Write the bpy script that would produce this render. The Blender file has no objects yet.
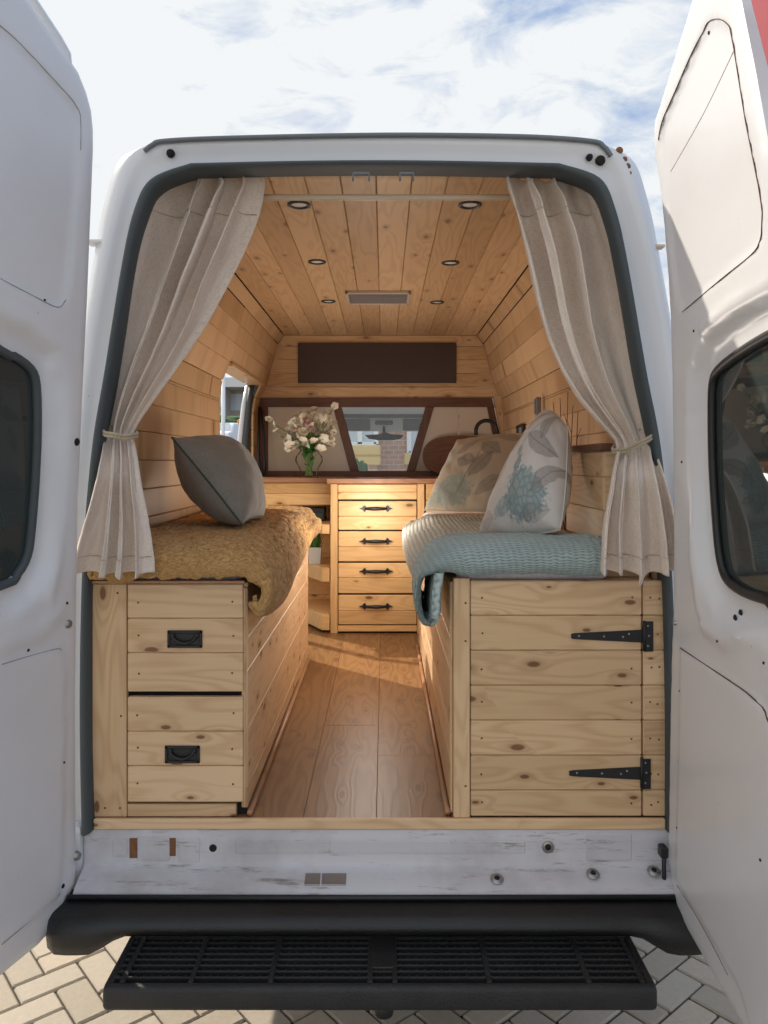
import bpy, bmesh, math, random
from mathutils import Vector, Matrix, noise as mn
from mathutils.geometry import delaunay_2d_cdt
R = random.Random(7)
scene = bpy.context.scene
COL = scene.collection
F, CX, CY, CAMZ, D0 = 773.0, 384.0, 462.0, 1.604, 2.05
X0 = -0.022      # centre line of the van
FZ = 0.66        # van floor height

def P(px, py, Y):
    d = Y + D0
    return Vector(((px - CX) * d / F, Y, CAMZ - (py - CY) * d / F))
def PX(px, Y): return (px - CX) * (Y + D0) / F
def PZ(py, Y): return CAMZ - (py - CY) * (Y + D0) / F
def lerp(a, b, t): return a + (b - a) * t
def sstep(a, b, x):
    t = min(1, max(0, (x - a) / (b - a))); return t * t * (3 - 2 * t)
def interp(tab, x):
    if x <= tab[0][0]: return tab[0][1]
    for (x0, y0), (x1, y1) in zip(tab, tab[1:]):
        if x <= x1: return lerp(y0, y1, (x - x0) / (x1 - x0))
    return tab[-1][1]

# ------------------------------------------------------------------ objects
def tag(o, label=None, cat=None, group=None, kind=None):
    if label: o['label'] = label
    if cat: o['category'] = cat
    if group: o['group'] = group
    if kind: o['kind'] = kind
    return o
def empty(name, loc=(0, 0, 0)):
    o = bpy.data.objects.new(name, None); COL.objects.link(o); o.location = loc
    o.empty_display_size = 0.05
    return o
def link(name, me, mats, parent=None, smooth=False, recenter=True):
    for m in (mats if isinstance(mats, (list, tuple)) else [mats]): me.materials.append(m)
    if smooth: me.polygons.foreach_set('use_smooth', [True] * len(me.polygons))
    o = bpy.data.objects.new(name, me); COL.objects.link(o)
    if parent is not None:
        o.parent = parent
        if parent.type == 'EMPTY' and parent.parent is None: o.location = -Vector(parent.location)
    elif recenter and len(me.vertices):
        xs = [v.co for v in me.vertices]
        c = Vector((sum(v.x for v in xs) / len(xs), sum(v.y for v in xs) / len(xs), min(v.z for v in xs)))
        me.transform(Matrix.Translation(-c)); o.location = c
    me.update()
    return o

class MB:
    """collects shapes into one mesh, with grain UVs in metres and a tone value for every board"""
    def __init__(s):
        s.bm = bmesh.new(); s.uv = s.bm.loops.layers.uv.new('UVMap')
        s.tone = s.bm.loops.layers.float_color.new('tone')
    def _merge(s, bm2, mi, fn_uv, t, smooth=False):
        vm = {}
        for v in bm2.verts: vm[v] = s.bm.verts.new(v.co)
        for f in bm2.faces:
            try: nf = s.bm.faces.new([vm[v] for v in f.verts])
            except ValueError: continue
            nf.material_index = mi; nf.smooth = smooth
            for l, l0 in zip(nf.loops, f.loops):
                l[s.uv].uv = fn_uv(l0.vert.co, f.normal); l[s.tone] = (t, t, t, 1)
        bm2.free()
    def box(s, c, size, axes=None, bev=0.0, grain=0, mi=0, tone=None, seg=1, smooth=False):
        c = Vector(c); b = bmesh.new(); bmesh.ops.create_cube(b, size=1)
        bmesh.ops.scale(b, vec=Vector(size), verts=b.verts)
        if bev > 0:
            bev = min(bev, min(size) * 0.45)
            bmesh.ops.bevel(b, geom=list(b.edges), offset=bev, segments=seg, affect='EDGES', profile=0.5)
        b.normal_update()
        loc = {v: v.co.copy() for v in b.verts}
        A = Matrix(axes).transposed() if axes else Matrix.Identity(3)
        for v in b.verts: v.co = A @ v.co + c
        ou, ov = R.random() * 20, R.random() * 20
        oth = [k for k in (0, 1, 2) if k != grain]
        Ai = A.inverted()
        def f(co, n):
            l = Ai @ (co - c); nl = Ai @ n
            k = max(range(3), key=lambda i: abs(nl[i]))
            rest = [i for i in oth if i != k] or [oth[0]]
            return (l[grain] + ou, l[rest[0]] + ov + (0.3 if k == oth[0] else 0))
        s._merge(b, mi, f, R.uniform(0, 1) if tone is None else tone, smooth)
        return s
    def bx(s, x0, x1, y0, y1, z0, z1, **k):
        return s.box(((x0 + x1) / 2, (y0 + y1) / 2, (z0 + z1) / 2), (abs(x1 - x0), abs(y1 - y0), abs(z1 - z0)), **k)
    def tube(s, pts, rad, n=10, mi=0, caps=True, closed=False, tone=0.5, flat=1.0):
        pts = [Vector(p) for p in pts]; b = bmesh.new(); rings = []
        N = len(pts); up = None
        for i, p in enumerate(pts):
            if closed: t = pts[(i + 1) % N] - pts[i - 1]
            else: t = pts[min(i + 1, N - 1)] - pts[max(i - 1, 0)]
            t.normalize()
            if up is None:
                up = Vector((0, 0, 1)) if abs(t.z) < 0.9 else Vector((1, 0, 0))
            a = t.cross(up); a.normalize(); up = a.cross(t); up.normalize()
            r = rad[i] if isinstance(rad, (list, tuple)) else rad
            rings.append([b.verts.new(p + (a * math.cos(2 * math.pi * k / n) + up * flat * math.sin(2 * math.pi * k / n)) * r) for k in range(n)])
        for i in range(N if closed else N - 1):
            A, B = rings[i], rings[(i + 1) % N]
            for k in range(n):
                b.faces.new((A[k], B[k], B[(k + 1) % n], A[(k + 1) % n]))
        if caps and not closed:
            b.faces.new(rings[0]); b.faces.new(rings[-1][::-1])
        bmesh.ops.recalc_face_normals(b, faces=b.faces); b.normal_update()
        s._merge(b, mi, lambda co, nn: (co.x + co.y, co.z), tone, True)
        return s
    def lathe(s, prof, c, n=28, mi=0, axis=(0, 0, 1), tone=0.5, smooth=True, a0=0.0):
        c = Vector(c); q = Vector((0, 0, 1)).rotation_difference(Vector(axis)); b = bmesh.new(); rings = []
        for r, z in prof:
            if r < 1e-6: rings.append([b.verts.new(c + q @ Vector((0, 0, z)))])
            else: rings.append([b.verts.new(c + q @ Vector((r * math.cos(a0 + 2 * math.pi * k / n), r * math.sin(a0 + 2 * math.pi * k / n), z))) for k in range(n)])
        for A, B in zip(rings, rings[1:]):
            for k in range(n):
                k2 = (k + 1) % n
                if len(A) == 1 and len(B) == 1: continue
                if len(A) == 1: b.faces.new((A[0], B[k2], B[k]))
                elif len(B) == 1: b.faces.new((A[k], A[k2], B[0]))
                else: b.faces.new((A[k], A[k2], B[k2], B[k]))
        bmesh.ops.recalc_face_normals(b, faces=b.faces); b.normal_update()
        s._merge(b, mi, lambda co, nn: (co.x + co.y, co.z), tone, smooth)
        return s
    def prism(s, poly, n, th, mi=0, grain=None, tone=None, bev=0):
        """poly = list of 3D points (flat), extruded by th along n"""
        n = Vector(n).normalized(); b = bmesh.new()
        vs = [b.verts.new(Vector(p)) for p in poly]
        f = b.faces.new(vs)
        ex = bmesh.ops.extrude_face_region(b, geom=[f])
        bmesh.ops.translate(b, vec=n * th, verts=[e for e in ex['geom'] if isinstance(e, bmesh.types.BMVert)])
        bmesh.ops.recalc_face_normals(b, faces=b.faces)
        if bev: bmesh.ops.bevel(b, geom=list(b.edges), offset=bev, segments=1, affect='EDGES')
        b.normal_update()
        g = Vector(grain).normalized() if grain else Vector((1, 0, 0)); h = n.cross(g); h.normalize()
        ou, ov = R.random() * 20, R.random() * 20
        s._merge(b, mi, lambda co, nn: (co.dot(g) + ou, co.dot(h) + co.dot(n) * 0.7 + ov), R.random() if tone is None else tone)
        return s
    def grid(s, rows, mi=0, closed=False, tone=0.5, uv=None, smooth=True, flip=False):
        vs = [[s.bm.verts.new(p) for p in r] for r in rows]
        H, Wd = len(rows), len(rows[0])
        for i in range(H - 1):
            for j in range(Wd if closed else Wd - 1):
                j2 = (j + 1) % Wd
                q = [(i, j), (i, j2), (i + 1, j2), (i + 1, j)]
                if flip: q = q[::-1]
                try: f = s.bm.faces.new([vs[a][b] for a, b in q])
                except ValueError: continue
                f.material_index = mi; f.smooth = smooth
                for l, (a, b) in zip(f.loops, q):
                    jj = b if not (closed and j2 == 0 and b == 0) else Wd
                    l[s.uv].uv = uv(a, jj) if uv else (jj / Wd, a / H); l[s.tone] = (tone, tone, tone, 1)
        return s
    def build(s, name, mats, parent=None, smooth=False, recenter=True):
        me = bpy.data.meshes.new(name); s.bm.normal_update(); s.bm.to_mesh(me); s.bm.free()
        return link(name, me, mats, parent, smooth, recenter)

# ------------------------------------------------------------------ materials
def nodes(name):
    m = bpy.data.materials.new(name); m.use_nodes = True; nt = m.node_tree
    b = nt.nodes['Principled BSDF']
    def N(t, **kw):
        n = nt.nodes.new(t)
        for k, v in kw.items():
            if k.startswith('i_'): n.inputs[k[2:].replace('_', ' ')].default_value = v
            elif k.startswith('n_'): n.inputs[int(k[2:])].default_value = v
            else: setattr(n, k, v)
        return n
    L = nt.links.new
    return m, nt, b, N, L
def math_n(N, L, op, a, b=None, c=None, clamp=False):
    n = N('ShaderNodeMath', operation=op); n.use_clamp = clamp
    for i, v in enumerate((a, b, c)):
        if v is None: continue
        if isinstance(v, (int, float)): n.inputs[i].default_value = v
        else: L(v, n.inputs[i])
    return n.outputs[0]
def ramp(N, L, fac, stops):
    n = N('ShaderNodeValToRGB'); cr = n.color_ramp
    while len(cr.elements) < len(stops): cr.elements.new(0.5)
    for e, (p, c) in zip(cr.elements, stops):
        e.position = p; e.color = (c[0], c[1], c[2], 1) if not isinstance(c, (int, float)) else (c, c, c, 1)
    L(fac, n.inputs[0]); return n.outputs[0]
def mixc(N, L, fac, a, b, blend='MIX'):
    n = N('ShaderNodeMix', data_type='RGBA', blend_type=blend)
    for i, v in ((0, fac), (6, a), (7, b)):
        if isinstance(v, (int, float)): n.inputs[i].default_value = v
        elif isinstance(v, tuple): n.inputs[i].default_value = (*v[:3], 1)
        else: L(v, n.inputs[i])
    return n.outputs[2]
def srgb(r, g, b):
    f = lambda c: (c / 255) / 12.92 if c / 255 <= 0.04045 else ((c / 255 + 0.055) / 1.055) ** 2.4
    return (f(r), f(g), f(b))

def pine(name, base, dark, knot=(0.17, 0.065, 0.025), rough=0.5, knots=True, streak=1.0, rel=1.0, spec=0.35, kth=0.38):
    m, nt, b, N, L = nodes(name)
    uv = N('ShaderNodeUVMap', uv_map='UVMap').outputs[0]
    sep = N('ShaderNodeSeparateXYZ'); L(uv, sep.inputs[0]); u, v = sep.outputs[0], sep.outputs[1]
    # knots
    def comb(x, y, z=0.0):
        c = N('ShaderNodeCombineXYZ')
        for i, q in enumerate((x, y, z)):
            if isinstance(q, (int, float)): c.inputs[i].default_value = q
            else: L(q, c.inputs[i])
        return c.outputs[0]
    kc = comb(math_n(N, L, 'MULTIPLY', u, 4.6), math_n(N, L, 'MULTIPLY', v, 10.5))
    vor = N('ShaderNodeTexVoronoi', voronoi_dimensions='2D', feature='F1', distance='EUCLIDEAN', i_Scale=1.0); L(kc, vor.inputs['Vector'])
    dk = vor.outputs['Distance']
    sc = N('ShaderNodeSeparateColor'); L(vor.outputs['Color'], sc.inputs[0])
    on = math_n(N, L, 'GREATER_THAN', sc.outputs[0], kth)
    ksz = math_n(N, L, 'MULTIPLY_ADD', sc.outputs[1], 0.075, 0.035)
    # ring figure, pushed aside around each knot
    n1 = N('ShaderNodeTexNoise', noise_dimensions='2D', i_Scale=1.0, i_Detail=2.0, i_Roughness=0.45)
    L(comb(math_n(N, L, 'MULTIPLY', u, 1.1), math_n(N, L, 'MULTIPLY', v, 9.0)), n1.inputs['Vector'])
    near = math_n(N, L, 'MULTIPLY', math_n(N, L, 'POWER', math_n(N, L, 'SUBTRACT', 1.0, dk, clamp=True), 5.0), on)
    fld = math_n(N, L, 'ADD', math_n(N, L, 'MULTIPLY', n1.outputs[0], 9.0), math_n(N, L, 'MULTIPLY', near, 2.2))
    ring = math_n(N, L, 'SINE', math_n(N, L, 'MULTIPLY', fld, 6.283))
    ring = math_n(N, L, 'POWER', math_n(N, L, 'MULTIPLY_ADD', ring, 0.5, 0.5), 2.0)
    n2 = N('ShaderNodeTexNoise', noise_dimensions='2D', i_Scale=1.0, i_Detail=3.0)
    L(comb(math_n(N, L, 'MULTIPLY', u, 4.0), math_n(N, L, 'MULTIPLY', v, 260.0)), n2.inputs['Vector'])
    n3 = N('ShaderNodeTexNoise', noise_dimensions='2D', i_Scale=1.0, i_Detail=1.0)
    L(comb(math_n(N, L, 'MULTIPLY', u, 0.9), math_n(N, L, 'MULTIPLY', v, 3.0)), n3.inputs['Vector'])
    fac = math_n(N, L, 'ADD', math_n(N, L, 'MULTIPLY', ring, 0.50 * streak), math_n(N, L, 'MULTIPLY', math_n(N, L, 'SUBTRACT', n2.outputs[0], 0.4), 0.45 * streak))
    fac = math_n(N, L, 'ADD', fac, math_n(N, L, 'MULTIPLY', math_n(N, L, 'SUBTRACT', n3.outputs[0], 0.5), 0.9), clamp=True)
    col = mixc(N, L, fac, base, dark)
    if knots:
        halo = math_n(N, L, 'MULTIPLY', math_n(N, L, 'SUBTRACT', 1.0, math_n(N, L, 'DIVIDE', dk, math_n(N, L, 'MULTIPLY', ksz, 2.8)), clamp=True), on)
        core = math_n(N, L, 'MULTIPLY', math_n(N, L, 'MULTIPLY_ADD', math_n(N, L, 'DIVIDE', dk, ksz), -3.0, 3.0, clamp=True), on)
        col = mixc(N, L, math_n(N, L, 'MULTIPLY', halo, 0.75), col, tuple(d * 0.72 for d in dark))
        col = mixc(N, L, math_n(N, L, 'MULTIPLY', core, 0.85), col, knot)
    at = N('ShaderNodeVertexColor', layer_name='tone'); st = N('ShaderNodeSeparateColor'); L(at.outputs[0], st.inputs[0])
    tn = math_n(N, L, 'MULTIPLY_ADD', st.outputs[0], 0.26, 0.85)
    cc = N('ShaderNodeCombineColor'); L(tn, cc.inputs[0])
    L(math_n(N, L, 'MULTIPLY', tn, math_n(N, L, 'MULTIPLY_ADD', st.outputs[0], 0.05, 0.975)), cc.inputs[1])
    L(math_n(N, L, 'MULTIPLY', tn, math_n(N, L, 'MULTIPLY_ADD', st.outputs[0], 0.12, 0.94)), cc.inputs[2])
    col = mixc(N, L, 1.0, col, cc.outputs[0], 'MULTIPLY')
    L(col, b.inputs['Base Color']); b.inputs['Roughness'].default_value = rough
    b.inputs['Specular IOR Level'].default_value = spec
    bp = N('ShaderNodeBump', i_Strength=0.12 * rel, i_Distance=0.002); L(fac, bp.inputs['Height']); L(bp.outputs[0], b.inputs['Normal'])
    return m

def plain(name, col, rough=0.5, metal=0.0, bump=0.0, bscale=80, var=0.0, vscale=6, spec=0.5, coat=0.0):
    m, nt, b, N, L = nodes(name)
    b.inputs['Roughness'].default_value = rough; b.inputs['Metallic'].default_value = metal
    b.inputs['Specular IOR Level'].default_value = spec; b.inputs['Coat Weight'].default_value = coat
    tc = N('ShaderNodeTexCoord').outputs['Object']
    n = N('ShaderNodeTexNoise', i_Scale=vscale, i_Detail=4.0); L(tc, n.inputs['Vector'])
    c = mixc(N, L, n.outputs[0], tuple(x * (1 - var) for x in col), tuple(min(1, x * (1 + var)) for x in col))
    L(c, b.inputs['Base Color'])
    if bump:
        n2 = N('ShaderNodeTexNoise', i_Scale=bscale, i_Detail=3.0); L(tc, n2.inputs['Vector'])
        bp = N('ShaderNodeBump', i_Strength=bump, i_Distance=0.004); L(n2.outputs[0], bp.inputs['Height']); L(bp.outputs[0], b.inputs['Normal'])
    return m

def paint(name, col, dirt=(0.35, 0.33, 0.3), amt=0.3, rough=0.35, scuff=0.0, rust=0.0):
    """white van paint with dirt specks and scuffs"""
    m, nt, b, N, L = nodes(name)
    tc = N('ShaderNodeTexCoord').outputs['Object']
    n = N('ShaderNodeTexNoise', i_Scale=2.5, i_Detail=6.0, i_Roughness=0.65); L(tc, n.inputs['Vector'])
    f = ramp(N, L, n.outputs[0], [(0.45, 0.0), (0.8, 1.0)])
    c = mixc(N, L, math_n(N, L, 'MULTIPLY', f, amt), col, dirt)
    v = N('ShaderNodeTexVoronoi', i_Scale=14.0); L(tc, v.inputs['Vector'])
    sp = math_n(N, L, 'LESS_THAN', v.outputs['Distance'], 0.022)
    c = mixc(N, L, math_n(N, L, 'MULTIPLY', sp, 0.7 if amt > 0 else 0), c, (0.12, 0.09, 0.07))
    if scuff:
        mp = N('ShaderNodeMapping'); mp.inputs['Scale'].default_value = (5, 40, 40); L(tc, mp.inputs[0])
        n2 = N('ShaderNodeTexNoise', i_Scale=1.0, i_Detail=8.0, i_Roughness=0.75); L(mp.outputs[0], n2.inputs['Vector'])
        f2 = ramp(N, L, n2.outputs[0], [(0.565, 0.0), (0.66, 1.0)])
        c = mixc(N, L, math_n(N, L, 'MULTIPLY', f2, scuff), c, (0.2, 0.17, 0.15))
    L(c, b.inputs['Base Color']); b.inputs['Roughness'].default_value = rough
    b.inputs['Coat Weight'].default_value = 0.25; b.inputs['Coat Roughness'].default_value = 0.15
    n3 = N('ShaderNodeTexNoise', i_Scale=9.0, i_Detail=2.0); L(tc, n3.inputs['Vector'])
    bp = N('ShaderNodeBump', i_Strength=0.08, i_Distance=0.01); L(n3.outputs[0], bp.inputs['Height']); L(bp.outputs[0], b.inputs['Normal'])
    return m

def fabric(name, col, col2, scale=900, bump=0.25, sheen=0.3, rough=0.95, big=7, kind='weave', dist=0.001, trans=0.0):
    m, nt, b, N, L = nodes(name)
    uv = N('ShaderNodeUVMap', uv_map='UVMap').outputs[0]
    n = N('ShaderNodeTexNoise', i_Scale=big, i_Detail=5.0); L(uv, n.inputs['Vector'])
    c = mixc(N, L, ramp(N, L, n.outputs[0], [(0.3, 0.0), (0.7, 1.0)]), col, col2)
    if kind == 'weave':
        h = N('ShaderNodeTexNoise', i_Scale=scale, i_Detail=2.0); mp = N('ShaderNodeMapping'); mp.inputs['Scale'].default_value = (1, 0.15, 1)
        L(uv, mp.inputs[0]); L(mp.outputs[0], h.inputs['Vector']); hh = h.outputs[0]
        h2 = N('ShaderNodeTexNoise', i_Scale=scale, i_Detail=2.0); mp2 = N('ShaderNodeMapping'); mp2.inputs['Scale'].default_value = (0.15, 1, 1)
        L(uv, mp2.inputs[0]); L(mp2.outputs[0], h2.inputs['Vector'])
        hh = math_n(N, L, 'ADD', hh, h2.outputs[0])
        c = mixc(N, L, math_n(N, L, 'MULTIPLY', math_n(N, L, 'SUBTRACT', hh, 0.9, clamp=True), 1.3), c, tuple(x * 0.62 for x in col))
    elif kind == 'fleece':
        nn = N('ShaderNodeTexNoise', i_Scale=scale, i_Detail=4.0, i_Roughness=0.65, i_Distortion=0.8); L(uv, nn.inputs['Vector'])
        hh = nn.outputs[0]
        c = mixc(N, L, ramp(N, L, hh, [(0.36, 1.0), (0.58, 0.0)]), c, tuple(x * 0.5 for x in col))
    elif kind == 'chevron':
        sp = N('ShaderNodeSeparateXYZ'); L(uv, sp.inputs[0])
        zig = math_n(N, L, 'PINGPONG', math_n(N, L, 'MULTIPLY', sp.outputs[0], 60.0), 1.0)
        a = math_n(N, L, 'SINE', math_n(N, L, 'ADD', math_n(N, L, 'MULTIPLY', sp.outputs[1], 6.283 * scale), math_n(N, L, 'MULTIPLY', zig, 2.6)))
        a2 = math_n(N, L, 'SINE', math_n(N, L, 'MULTIPLY', sp.outputs[0], 6.283 * 60))
        hh = math_n(N, L, 'MULTIPLY_ADD', math_n(N, L, 'ADD', a, math_n(N, L, 'MULTIPLY', a2, 0.4)), 0.36, 0.5)
        c = mixc(N, L, ramp(N, L, hh, [(0.0, 1.0), (0.55, 0.0)]), c, tuple(x * 0.55 for x in col))
    elif kind == 'waffle':
        sp = N('ShaderNodeSeparateXYZ'); L(uv, sp.inputs[0])
        a = math_n(N, L, 'ABSOLUTE', math_n(N, L, 'SINE', math_n(N, L, 'MULTIPLY', sp.outputs[0], 3.1416 * scale)))
        a2 = math_n(N, L, 'ABSOLUTE', math_n(N, L, 'SINE', math_n(N, L, 'MULTIPLY', sp.outputs[1], 3.1416 * scale)))
        hh = math_n(N, L, 'MULTIPLY', a, a2)
        c = mixc(N, L, ramp(N, L, hh, [(0.0, 1.0), (0.4, 0.0)]), c, tuple(x * 0.6 for x in col))
    L(c, b.inputs['Base Color']); b.inputs['Roughness'].default_value = rough
    b.inputs['Sheen Weight'].default_value = sheen; b.inputs['Specular IOR Level'].default_value = 0.1
    bp = N('ShaderNodeBump', i_Strength=bump, i_Distance=dist); L(hh, bp.inputs['Height']); L(bp.outputs[0], b.inputs['Normal'])
    return m

def floral(name, ground, ellipses, warm=0.0):
    """printed cushion cover: leaves and flower heads drawn in the UV square"""
    m, nt, b, N, L = nodes(name)
    uv = N('ShaderNodeUVMap', uv_map='UVMap').outputs[0]
    wn = N('ShaderNodeTexNoise', i_Scale=9.0, i_Detail=3.0); L(uv, wn.inputs['Vector'])
    vm = N('ShaderNodeVectorMath', operation='SCALE'); vm.inputs[3].default_value = 0.05
    L(wn.outputs['Color'], vm.inputs[0])
    va = N('ShaderNodeVectorMath', operation='ADD'); L(uv, va.inputs[0]); L(vm.outputs[0], va.inputs[1])
    w = va.outputs[0]
    fine = N('ShaderNodeTexNoise', i_Scale=28.0, i_Detail=5.0, i_Roughness=0.7); L(uv, fine.inputs['Vector'])
    weave = N('ShaderNodeTexNoise', i_Scale=420.0, i_Detail=1.0); L(uv, weave.inputs['Vector'])
    c = mixc(N, L, math_n(N, L, 'MULTIPLY', fine.outputs[0], 0.35), ground, tuple(x * 0.8 for x in ground))
    for (cx, cy, rx, ry, ang, col, amt, kind) in ellipses:
        mp = N('ShaderNodeMapping', vector_type='TEXTURE')
        mp.inputs['Location'].default_value = (cx + 0.025, cy + 0.025, 0); mp.inputs['Rotation'].default_value = (0, 0, math.radians(ang)); mp.inputs['Scale'].default_value = (rx * 1.18, ry * 1.3, 1)
        L(w, mp.inputs[0]); s = N('ShaderNodeSeparateXYZ'); L(mp.outputs[0], s.inputs[0])
        ax = math_n(N, L, 'ABSOLUTE', s.outputs[0]); ay = math_n(N, L, 'ABSOLUTE', s.outputs[1])
        if kind == 'leaf':   # pointed at both ends: |y| < 1 - x^2
            q = math_n(N, L, 'SUBTRACT', math_n(N, L, 'SUBTRACT', 1.0, math_n(N, L, 'MULTIPLY', ax, ax)), ay)
            f = math_n(N, L, 'MULTIPLY', q, 9.0, clamp=True)
            vein = math_n(N, L, 'LESS_THAN', ay, 0.07)
            f = math_n(N, L, 'MULTIPLY', f, math_n(N, L, 'MULTIPLY_ADD', vein, 0.3, math_n(N, L, 'MULTIPLY_ADD', fine.outputs[0], 0.5, 0.4)), clamp=True)
        else:
            dd = math_n(N, L, 'SQRT', math_n(N, L, 'ADD', math_n(N, L, 'MULTIPLY', ax, ax), math_n(N, L, 'MULTIPLY', ay, ay)))
            q = math_n(N, L, 'ADD', math_n(N, L, 'SUBTRACT', 1.0, dd), math_n(N, L, 'MULTIPLY', math_n(N, L, 'SUBTRACT', fine.outputs[0], 0.5), 1.4))
            vv = N('ShaderNodeTexVoronoi', i_Scale=16.0, feature='DISTANCE_TO_EDGE'); L(w, vv.inputs['Vector'])
            f = math_n(N, L, 'MULTIPLY', math_n(N, L, 'MULTIPLY', q, 6.0, clamp=True), math_n(N, L, 'MULTIPLY_ADD', math_n(N, L, 'MULTIPLY', vv.outputs['Distance'], 5.0, clamp=True), -0.35, 1.05), clamp=True)
        c = mixc(N, L, math_n(N, L, 'MULTIPLY', f, amt), c, col)
    L(c, b.inputs['Base Color']); b.inputs['Roughness'].default_value = 0.9; b.inputs['Sheen Weight'].default_value = 0.2
    b.inputs['Specular IOR Level'].default_value = 0.1
    bp = N('ShaderNodeBump', i_Strength=0.2, i_Distance=0.001); L(weave.outputs[0], bp.inputs['Height']); L(bp.outputs[0], b.inputs['Normal'])
    return m

def glass(name, tint, refl=1.0, rough=0.0, ior=1.5, matte=None):
    m, nt, b, N, L = nodes(name)
    nt.nodes.remove(b); out = [n for n in nt.nodes if n.type == 'OUTPUT_MATERIAL'][0]
    t = N('ShaderNodeBsdfTransparent'); t.inputs[0].default_value = (*tint, 1)
    g = N('ShaderNodeBsdfGlossy'); g.inputs[0].default_value = (refl, refl, refl, 1); g.inputs['Roughness'].default_value = rough
    fr = N('ShaderNodeFresnel'); fr.inputs[0].default_value = ior
    mx = N('ShaderNodeMixShader'); base = t.outputs[0]
    if matte:
        df = N('ShaderNodeBsdfDiffuse'); df.inputs[0].default_value = (*matte, 1); dm = N('ShaderNodeMixShader'); dm.inputs[0].default_value = .55  # opaque matte colour mixed in to set the tone of the pane
        L(t.outputs[0], dm.inputs[1]); L(df.outputs[0], dm.inputs[2]); base = dm.outputs[0]
    L(fr.outputs[0], mx.inputs[0]); L(base, mx.inputs[1]); L(g.outputs[0], mx.inputs[2]); L(mx.outputs[0], out.inputs[0])
    return m

M = {}
M['pine'] = pine('pine_boards', (0.70, 0.485, 0.285), (0.53, 0.32, 0.165))
M['pine_in'] = pine('varnished_pine_lining', (0.68, 0.46, 0.262), (0.52, 0.32, 0.16), knot=(.28, .13, .06), rough=0.42, kth=.66)
M['pine_cab'] = pine('varnished_pine_cabinet', (0.82, 0.52, 0.235), (0.66, 0.37, 0.135), rough=0.38, kth=.6)
M['oak'] = pine('oak_laminate', (0.27, 0.140, 0.055), (0.17, 0.082, 0.032), knot=(0.14, 0.07, 0.03), rough=0.38, streak=1.3, spec=0.3)
M['redwood'] = pine('stained_wood_frame', (0.16, 0.075, 0.045), (0.09, 0.04, 0.025), knots=False, rough=0.35)
M['worktop'] = pine('stained_worktop', (0.46, 0.24, 0.13), (0.30, 0.14, 0.07), knots=False, rough=0.3)
M['darkboard'] = plain('dark_brown_board', (0.060, 0.036, 0.032), 0.55, var=0.15)
M['white'] = paint('white_van_paint', (0.69, 0.705, 0.74), amt=0.05, rough=0.3)
M['door_white'] = paint('white_door_paint', (0.71, 0.71, 0.735), dirt=(0.5, 0.46, 0.42), amt=0.22, rough=0.38)
M['sill'] = paint('worn_sill_paint', (0.58, 0.565, 0.60), dirt=(0.26, 0.23, 0.21), amt=0.9, rough=0.5, scuff=0.9)
M['seal'] = plain('dark_rubber_seal', (0.055, 0.068, 0.075), 0.6, bump=0.2)
M['seal_lt'] = plain('grey_rubber_gutter', (0.16, 0.18, 0.20), 0.6, bump=0.2)
M['blackplastic'] = plain('black_bumper_plastic', (0.010, 0.010, 0.011), 0.38, bump=0.35, bscale=220, var=0.5, vscale=9)
M['stepblack'] = plain('black_step_tread', (0.020, 0.020, 0.021), 0.55, bump=0.5, bscale=160, var=0.5, vscale=14)
M['black'] = plain('black_iron', (0.012, 0.012, 0.013), 0.45, bump=0.15)
M['steel'] = plain('screw_steel', (0.35, 0.34, 0.33), 0.35, metal=0.9)
M['hole'] = plain('nail_holes', (0.16, 0.085, 0.04), 0.9)
M['dark'] = plain('dark_gap', (0.012, 0.011, 0.010), 0.9)
M['line'] = plain('brown_seam_line', (0.11, 0.055, 0.04), 0.8)
M['greyline'] = plain('grey_seam_line', (0.34, 0.34, 0.37), 0.8)
M['rust'] = plain('rust_patch', (0.20, 0.09, 0.04), 0.9, bump=0.6, var=0.5, vscale=60)
M['red'] = plain('red_lens', (0.35, 0.02, 0.03), 0.3)
M['glass_dark'] = glass('tinted_window_glass', (0.22, 0.26, 0.25), refl=0.9, matte=(.07, .09, .09))
M['glass_clear'] = glass('clear_glass', (0.93, 0.95, 0.95), refl=0.8)
M['linen'] = fabric('linen_curtain', (0.70, 0.595, 0.51), (0.79, 0.68, 0.59), scale=420, bump=0.5, sheen=0.15)
M['rope'] = fabric('rope_tieback', (0.40, 0.33, 0.23), (0.5, 0.42, 0.3), scale=150, bump=0.6)
M['fleece'] = fabric('mustard_fleece', (0.56, 0.315, 0.115), (0.62, 0.37, 0.15), scale=110, bump=0.6, kind='fleece', dist=0.008, sheen=0.1)
M['teal'] = fabric('teal_knit', (0.40, 0.50, 0.49), (0.47, 0.57, 0.55), scale=62, bump=1.0, kind='chevron', dist=0.005, sheen=0.2)
M['cream_knit'] = fabric('cream_waffle_knit', (0.56, 0.55, 0.44), (0.63, 0.61, 0.50), scale=62, bump=0.9, kind='waffle', dist=0.005, sheen=0.3)
M['sheet'] = fabric('lilac_sheet', (0.62, 0.58, 0.64), (0.70, 0.66, 0.71), scale=300, bump=0.2)
M['greycushion'] = fabric('grey_cushion_cotton', (0.235, 0.222, 0.195), (0.29, 0.272, 0.24), scale=300, bump=0.3, big=4)
M['piping'] = plain('dark_green_piping', (0.06, 0.08, 0.065), 0.8)
M['tile'] = plain('cream_splashback', (0.60, 0.53, 0.43), 0.18, var=0.05)
M['pot'] = plain('concrete_pot', (0.55, 0.52, 0.47), 0.85, bump=0.3)
M['leaf'] = plain('green_leaf', (0.05, 0.15, 0.03), 0.5, var=0.5, vscale=40)
M['stem'] = plain('green_stem', (0.13, 0.20, 0.06), 0.5)
M['petal'] = plain('white_petal', (0.78, 0.72, 0.58), 0.7, var=0.1, vscale=30)
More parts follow.
